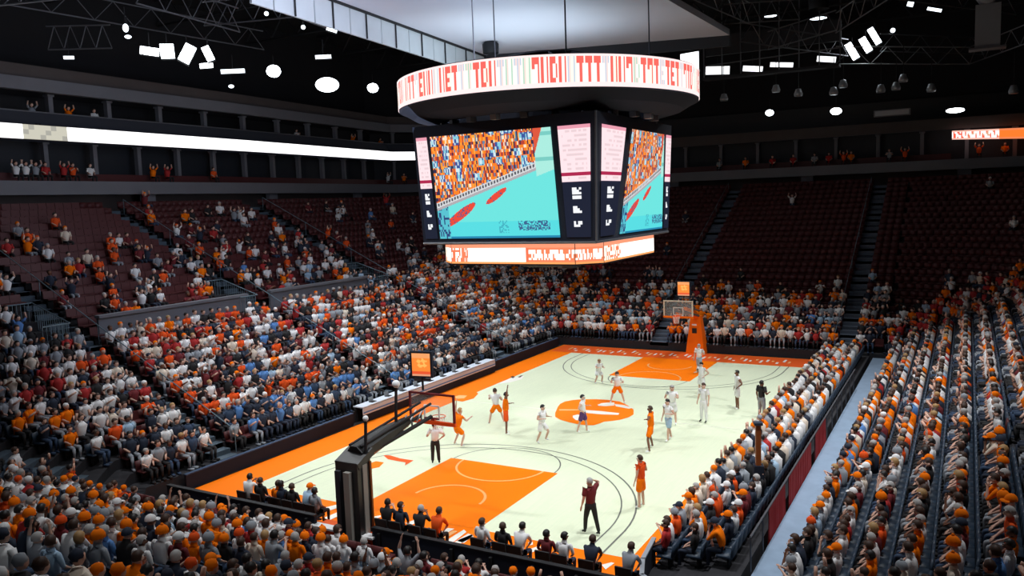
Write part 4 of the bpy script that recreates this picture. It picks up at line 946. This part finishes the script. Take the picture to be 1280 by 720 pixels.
def garment(J, kind, m_, sleeves=False):
    V = []; E = []
    def v(p, r): V.append((*p[:3], r)); return len(V)-1
    if kind in ('jersey', 'shirt'):
        a = v(lerp(J['pelvis'], J['chest'], -.05), .185); c = v(lerp(J['pelvis'], J['chest'], .5), .178); d = v(J['chest'], .205); e = v(lerp(J['chest'], J['neck'], .68), .138); E += [(a, c), (c, d), (d, e)]
        for s in 'lr':
            g_ = v(J['sh_'+s], .10); E.append((d, g_))
            if kind == 'shirt': h = v(lerp(J['sh_'+s], J['el_'+s], .75), .078); E.append((g_, h))
            else: h = v(lerp(J['sh_'+s], J['el_'+s], .22), .07); E.append((g_, h))
    elif kind in ('shorts', 'trousers'):
        a = v(lerp(J['pelvis'], J['chest'], .02), .160); tp_ = v(lerp(J['pelvis'], J['chest'], .35), .172); E.append((a, tp_))
        for s in 'lr':
            h = v(lerp(J['hp_'+s], J['kn_'+s], .12), .12); k_ = v(lerp(J['hp_'+s], J['kn_'+s], .5), .125 if kind == 'shorts' else .10); E += [(a, h), (h, k_)]
            if kind == 'shorts': q = v(lerp(J['hp_'+s], J['kn_'+s], .88), .122); E.append((k_, q))
            else: q = v(J['kn_'+s], .078); q2 = v(lerp(J['kn_'+s], J['an_'+s], .5), .072); q3 = v(lerp(J['kn_'+s], J['an_'+s], .95), .06); E += [(k_, q), (q, q2), (q2, q3)]
    me = skin(kind, V, E, 1); me.materials.append(M[m_]); return me
def player(u, v, face, J, top, bot, topk, botk, skn, hm, lab, hs='short', shoe='white_cloth', sock=None, world=None):
    p = gp(u, v, 0) if world is None else world
    tr = botk == 'trousers'; shv = top if topk == 'shirt' else skn
    sl = dict(skin=skn, top=top, sleeve=shv, sleeve2=skn, legs=bot, legs2=bot if tr else skn, shin=bot if tr else skn, shoe=shoe)
    o = make_person('person', J, sl, hs, hm, label=lab, cat='person')
    o.location = (p[0], p[1], .01); o.rotation_euler = (0, 0, face)
    link(topk, garment(J, topk, top), o); link(botk, garment(J, botk, bot), o); return o
st = standing
A_ = math.radians
PL = [(545, 580, A_(30), st(1.75, ('bent', 'hips'), 'stand'), 'white_cloth', 'black_cloth', 'shirt', 'trousers', 'skin', 'brown_hair', 'official in white shirt and black trousers behind the near backboard, beside the lane'),
 (572, 558, A_(-20), st(1.9, ('up', 'fwd'), 'crouch', .3), 'orange', 'orange', 'jersey', 'shorts', 'skin', 'blond_hair', 'player in orange crouching with one arm up, right of the near hoop'),
 (633, 543, A_(-60), st(1.98, ('bent', 'up'), 'stand', .05), 'orange', 'orange_red', 'jersey', 'shorts', 'skin_dark', 'black_hair', 'tall player in orange with one arm raised, left of the midcourt emblem'),
 (621, 530, A_(40), st(1.8, ('fwd', 'bent'), 'wide', .35), 'white_cloth', 'orange', 'jersey', 'shorts', 'skin', 'brown_hair', 'player in white jersey and orange shorts leaning forward behind the tall orange player'),
 (678, 555, A_(-100), st(1.8, ('bent', 'bent'), 'run', .1), 'white_cloth', 'white_cloth', 'jersey', 'shorts', 'skin', 'black_hair', 'player in all white running between the orange lane and midcourt emblem'),
 (729, 541, A_(-80), st(1.78, ('bent', 'hips'), 'walk'), 'white_cloth', 'purple_cloth', 'jersey', 'shorts', 'skin', 'black_hair', 'player in white jersey and dark purple shorts standing on the midcourt emblem'),
 (772, 504, A_(200), st(1.75, ('bent', 'bent'), 'wide', .1), 'white_cloth', 'orange', 'shirt', 'shorts', 'skin', 'brown_hair', 'person in white top and orange shorts at the far edge of midcourt emblem'),
 (748, 479, A_(230), st(1.6, ('bent', 'fwd'), 'crouch', .3), 'white_cloth', 'white_cloth', 'jersey', 'shorts', 'skin', 'blond_hair', 'small crouching player in white on the far left of the court'),
 (814, 563, A_(100), st(2.0, ('out', 'down'), 'wide'), 'orange', 'orange', 'jersey', 'shorts', 'skin_dark', 'brown_hair', 'player in orange with left arm stretched out right of the midcourt emblem'),
 (836, 551, A_(150), st(1.88, ('bent', 'down'), 'walk', .05), 'white_cloth', 'pale_blue_cloth', 'jersey', 'shorts', 'skin', 'black_hair', 'player in white jersey and pale blue shorts close behind the orange defender'),
 (841, 531, A_(190), st(1.9, ('fwd', 'bent'), 'stand', .1), 'white_cloth', 'white_cloth', 'jersey', 'shorts', 'skin', 'grey_hair', 'player in white further back, partly hidden by the player in pale blue shorts'),
 (880, 528, A_(160), st(1.88, ('down', 'down'), 'stand'), 'white_cloth', 'white_cloth', 'shirt', 'trousers', 'skin', 'brown_hair', 'person in white standing upright, nearest of three in a line right of centre'),
 (877, 494, A_(160), st(1.78, ('hips', 'bent'), 'stand'), 'white_cloth', 'white_cloth', 'jersey', 'shorts', 'skin', 'black_hair', 'person in white with hand on hip, middle of three in a line right of centre'),
 (874, 467, A_(180), st(1.8, ('bent', 'down'), 'walk'), 'white_cloth', 'pale_blue_cloth', 'shirt', 'trousers', 'skin', 'grey_hair', 'person in white and pale blue by the far lane, farthest of three in a line'),
 (922, 512, A_(120), st(1.98, ('hips', 'down'), 'stand'), 'white_cloth', 'white_cloth', 'jersey', 'shorts', 'skin_dark', 'black_hair', 'tall dark haired player in white on the far right of the court'),
 (952, 524, A_(-30), st(1.85, ('down', 'bent'), 'stand'), 'black_cloth', 'grey_cloth', 'shirt', 'trousers', 'skin_dark', 'black_hair', 'person in dark top and grey trousers standing at the right sideline'),
 (802, 635, A_(80), st(1.85, ('down', 'bent'), 'stand', .03), 'orange_red', 'orange', 'jersey', 'shorts', 'skin', 'brown_hair', 'player in orange outside the three-point line near the right sideline'),
 (739, 668, A_(60), st(1.86, ('down', 'head'), 'walk'), 'maroon_cloth', 'black_cloth', 'shirt', 'trousers', 'skin', 'grey_hair', 'official in dark vest and black trousers with a hand raised to the head')]
for q in PL: player(*q, shoe='black_cloth' if q[7] == 'trousers' else 'white_cloth')
# people on floor chairs behind the near baseline
chair0 = None
def floor_chair(x, y, rz, lab):
    global chair0
    if chair0 is None:
        chair0 = empty('folding_chair', (x, y, 0), rz, cat='chair', group='folding chairs on the near baseline')
        b = MB(); b.box((0, 0, .43), (.42, .44, .05), 'black_cloth'); b.build('seat', chair0); b = MB(); b.box((-.22, 0, .70), (.05, .44, .34), 'black_cloth', tilt=-.1); b.build('backrest', chair0)
        for sx in (-.19, .19):
            for sy in (-.2, .2): b = MB(); b.tube([(sx*1.15, sy, .0), (sx*.8, sy, .42)], .014, 'steel', 6); b.build('leg', chair0)
        c = chair0
    else: c = copy_tree(chair0); c.location = (x, y, 0); c.rotation_euler = (0, 0, rz)
    c['label'] = lab; return c
FC = [(310, 640, 'white_cloth', 1), (326, 630, 'black_cloth', 0), (348, 640, 'orange', 0), (352, 648, 'navy_cloth', 1), (366, 648, 'black_cloth', 0), (381, 652, 'pale_blue_cloth', 5), (394, 645, 'grey_cloth', 1),
      (482, 660, 'black_cloth', 1), (499, 664, 'navy_cloth', 0), (524, 678, 'black_cloth', 2), (543, 672, 'orange_red', 0), (602, 690, 'white_cloth', 0), (629, 699, 'black_cloth', 0), (648, 702, 'white_cloth', 1), (683, 708, 'brown', 1), (704, 714, 'white_cloth', 1), (737, 716, 'navy_cloth', 0), (783, 722, 'grey_cloth', 0)]
for n, (u, v, tp, hi) in enumerate(FC):
    tp = 'maroon_cloth' if tp == 'brown' else tp
    p = on(u, v-14, 2, .95); x = max(-2.1, min(-1.2, p[0])); 
    d = _f*FPX+_r*(u-640)-_u*(v-14-360); t = (x-CAM[0])/d[0]; y = CAM[1]+d[1]*t
    o = spectator((x, y, .0), random.uniform(-.2, .2), random.choice([0, 1, 2, 3, 5]), hi, tp, 'denim' if n % 2 else 'black_cloth', 'skin' if n % 3 else 'skin_dark')
    st_, hm, _ = HAIRW[hi]
    tag(o, f'person in {CN[tp]} top on near baseline chair, {ORD[n]} from its left end', 'person', 'people on chairs along the near baseline')
    floor_chair(x-.02, y, 0, f'black folding chair at the near baseline, {ORD[n]} from its left end')
# ------------------------------------------------------------------ light
def spot(x, y, z, tx, ty, tz, P, ang, blend=1.0, col=(.96, .98, 1.0), r=.5):
    l = bpy.data.lights.new('court_light', 'SPOT'); l.energy = P; l.spot_size = math.radians(ang); l.spot_blend = blend; l.color = col; l.shadow_soft_size = r
    o = bpy.data.objects.new('court_light', l); COL.objects.link(o); o.location = (x, y, z); o.rotation_euler = (Vector((tx, ty, tz))-Vector((x, y, z))).to_track_quat('-Z', 'Y').to_euler(); return o
LP = [(-1, -2, 19.8), (-1, 17, 19.8), (12, -4.5, 20.2), (12, 21, 20.2), (27, -1, 20.2), (26.5, 19.5, 20.2)]
for n, (x, y, z) in enumerate(LP):
    tx = x+(14-x)*.42; ty = y+(7.6-y)*.5; spot(x, y, z, tx, ty, 0, 7500, 96)
    q = empty('court_floodlight', (x, y, z+.15), label=f'black can floodlight hung above the court edge, {ORD[n]} from the camera', cat='light'); b = MB(); b.lathe((0, 0, 0), [(.52, -.1), (.55, .5), (.2, .8), (.01, .8)], 'dark_steel', 18); b.build('housing', q, smooth=True); b = MB(); b.tube([(0, 0, .8), (0, 0, 4.2)], .05, 'dark_steel', 6); b.build('hanger', q)
# crowd wash lights over each stand
spot(8, 27, 20, 8, 20, 2, 4600, 84); spot(24, 27, 20, 24, 19, 2, 3000, 84); spot(-6, 8, 19, -6, 8, 3, 3400, 100); spot(-12, 0, 18, -9, 4, 4, 900, 110); spot(14, -9, 19, 14, -5.5, 2, 4600, 100); spot(1, -9, 19, 1, -5.5, 2, 3000, 100)
l = bpy.data.lights.new('canopy_fill', 'AREA'); l.energy = 520; l.size = 9; l.color = (.75, .92, 1.0); o = bpy.data.objects.new('canopy_fill', l); COL.objects.link(o); o.location = (23, 15.5, 17.3); o.rotation_euler = (math.radians(180), 0, 0)  # area fill added below the canopy to brighten it, no fixture there
l = bpy.data.lights.new('roof_wash', 'AREA'); l.energy = 2200; l.size = 16; l.color = (.75, .82, 1.0); o = bpy.data.objects.new('roof_wash', l); COL.objects.link(o); o.location = (8, 12, 17.2); o.rotation_euler = (math.radians(115), 0, math.radians(0))
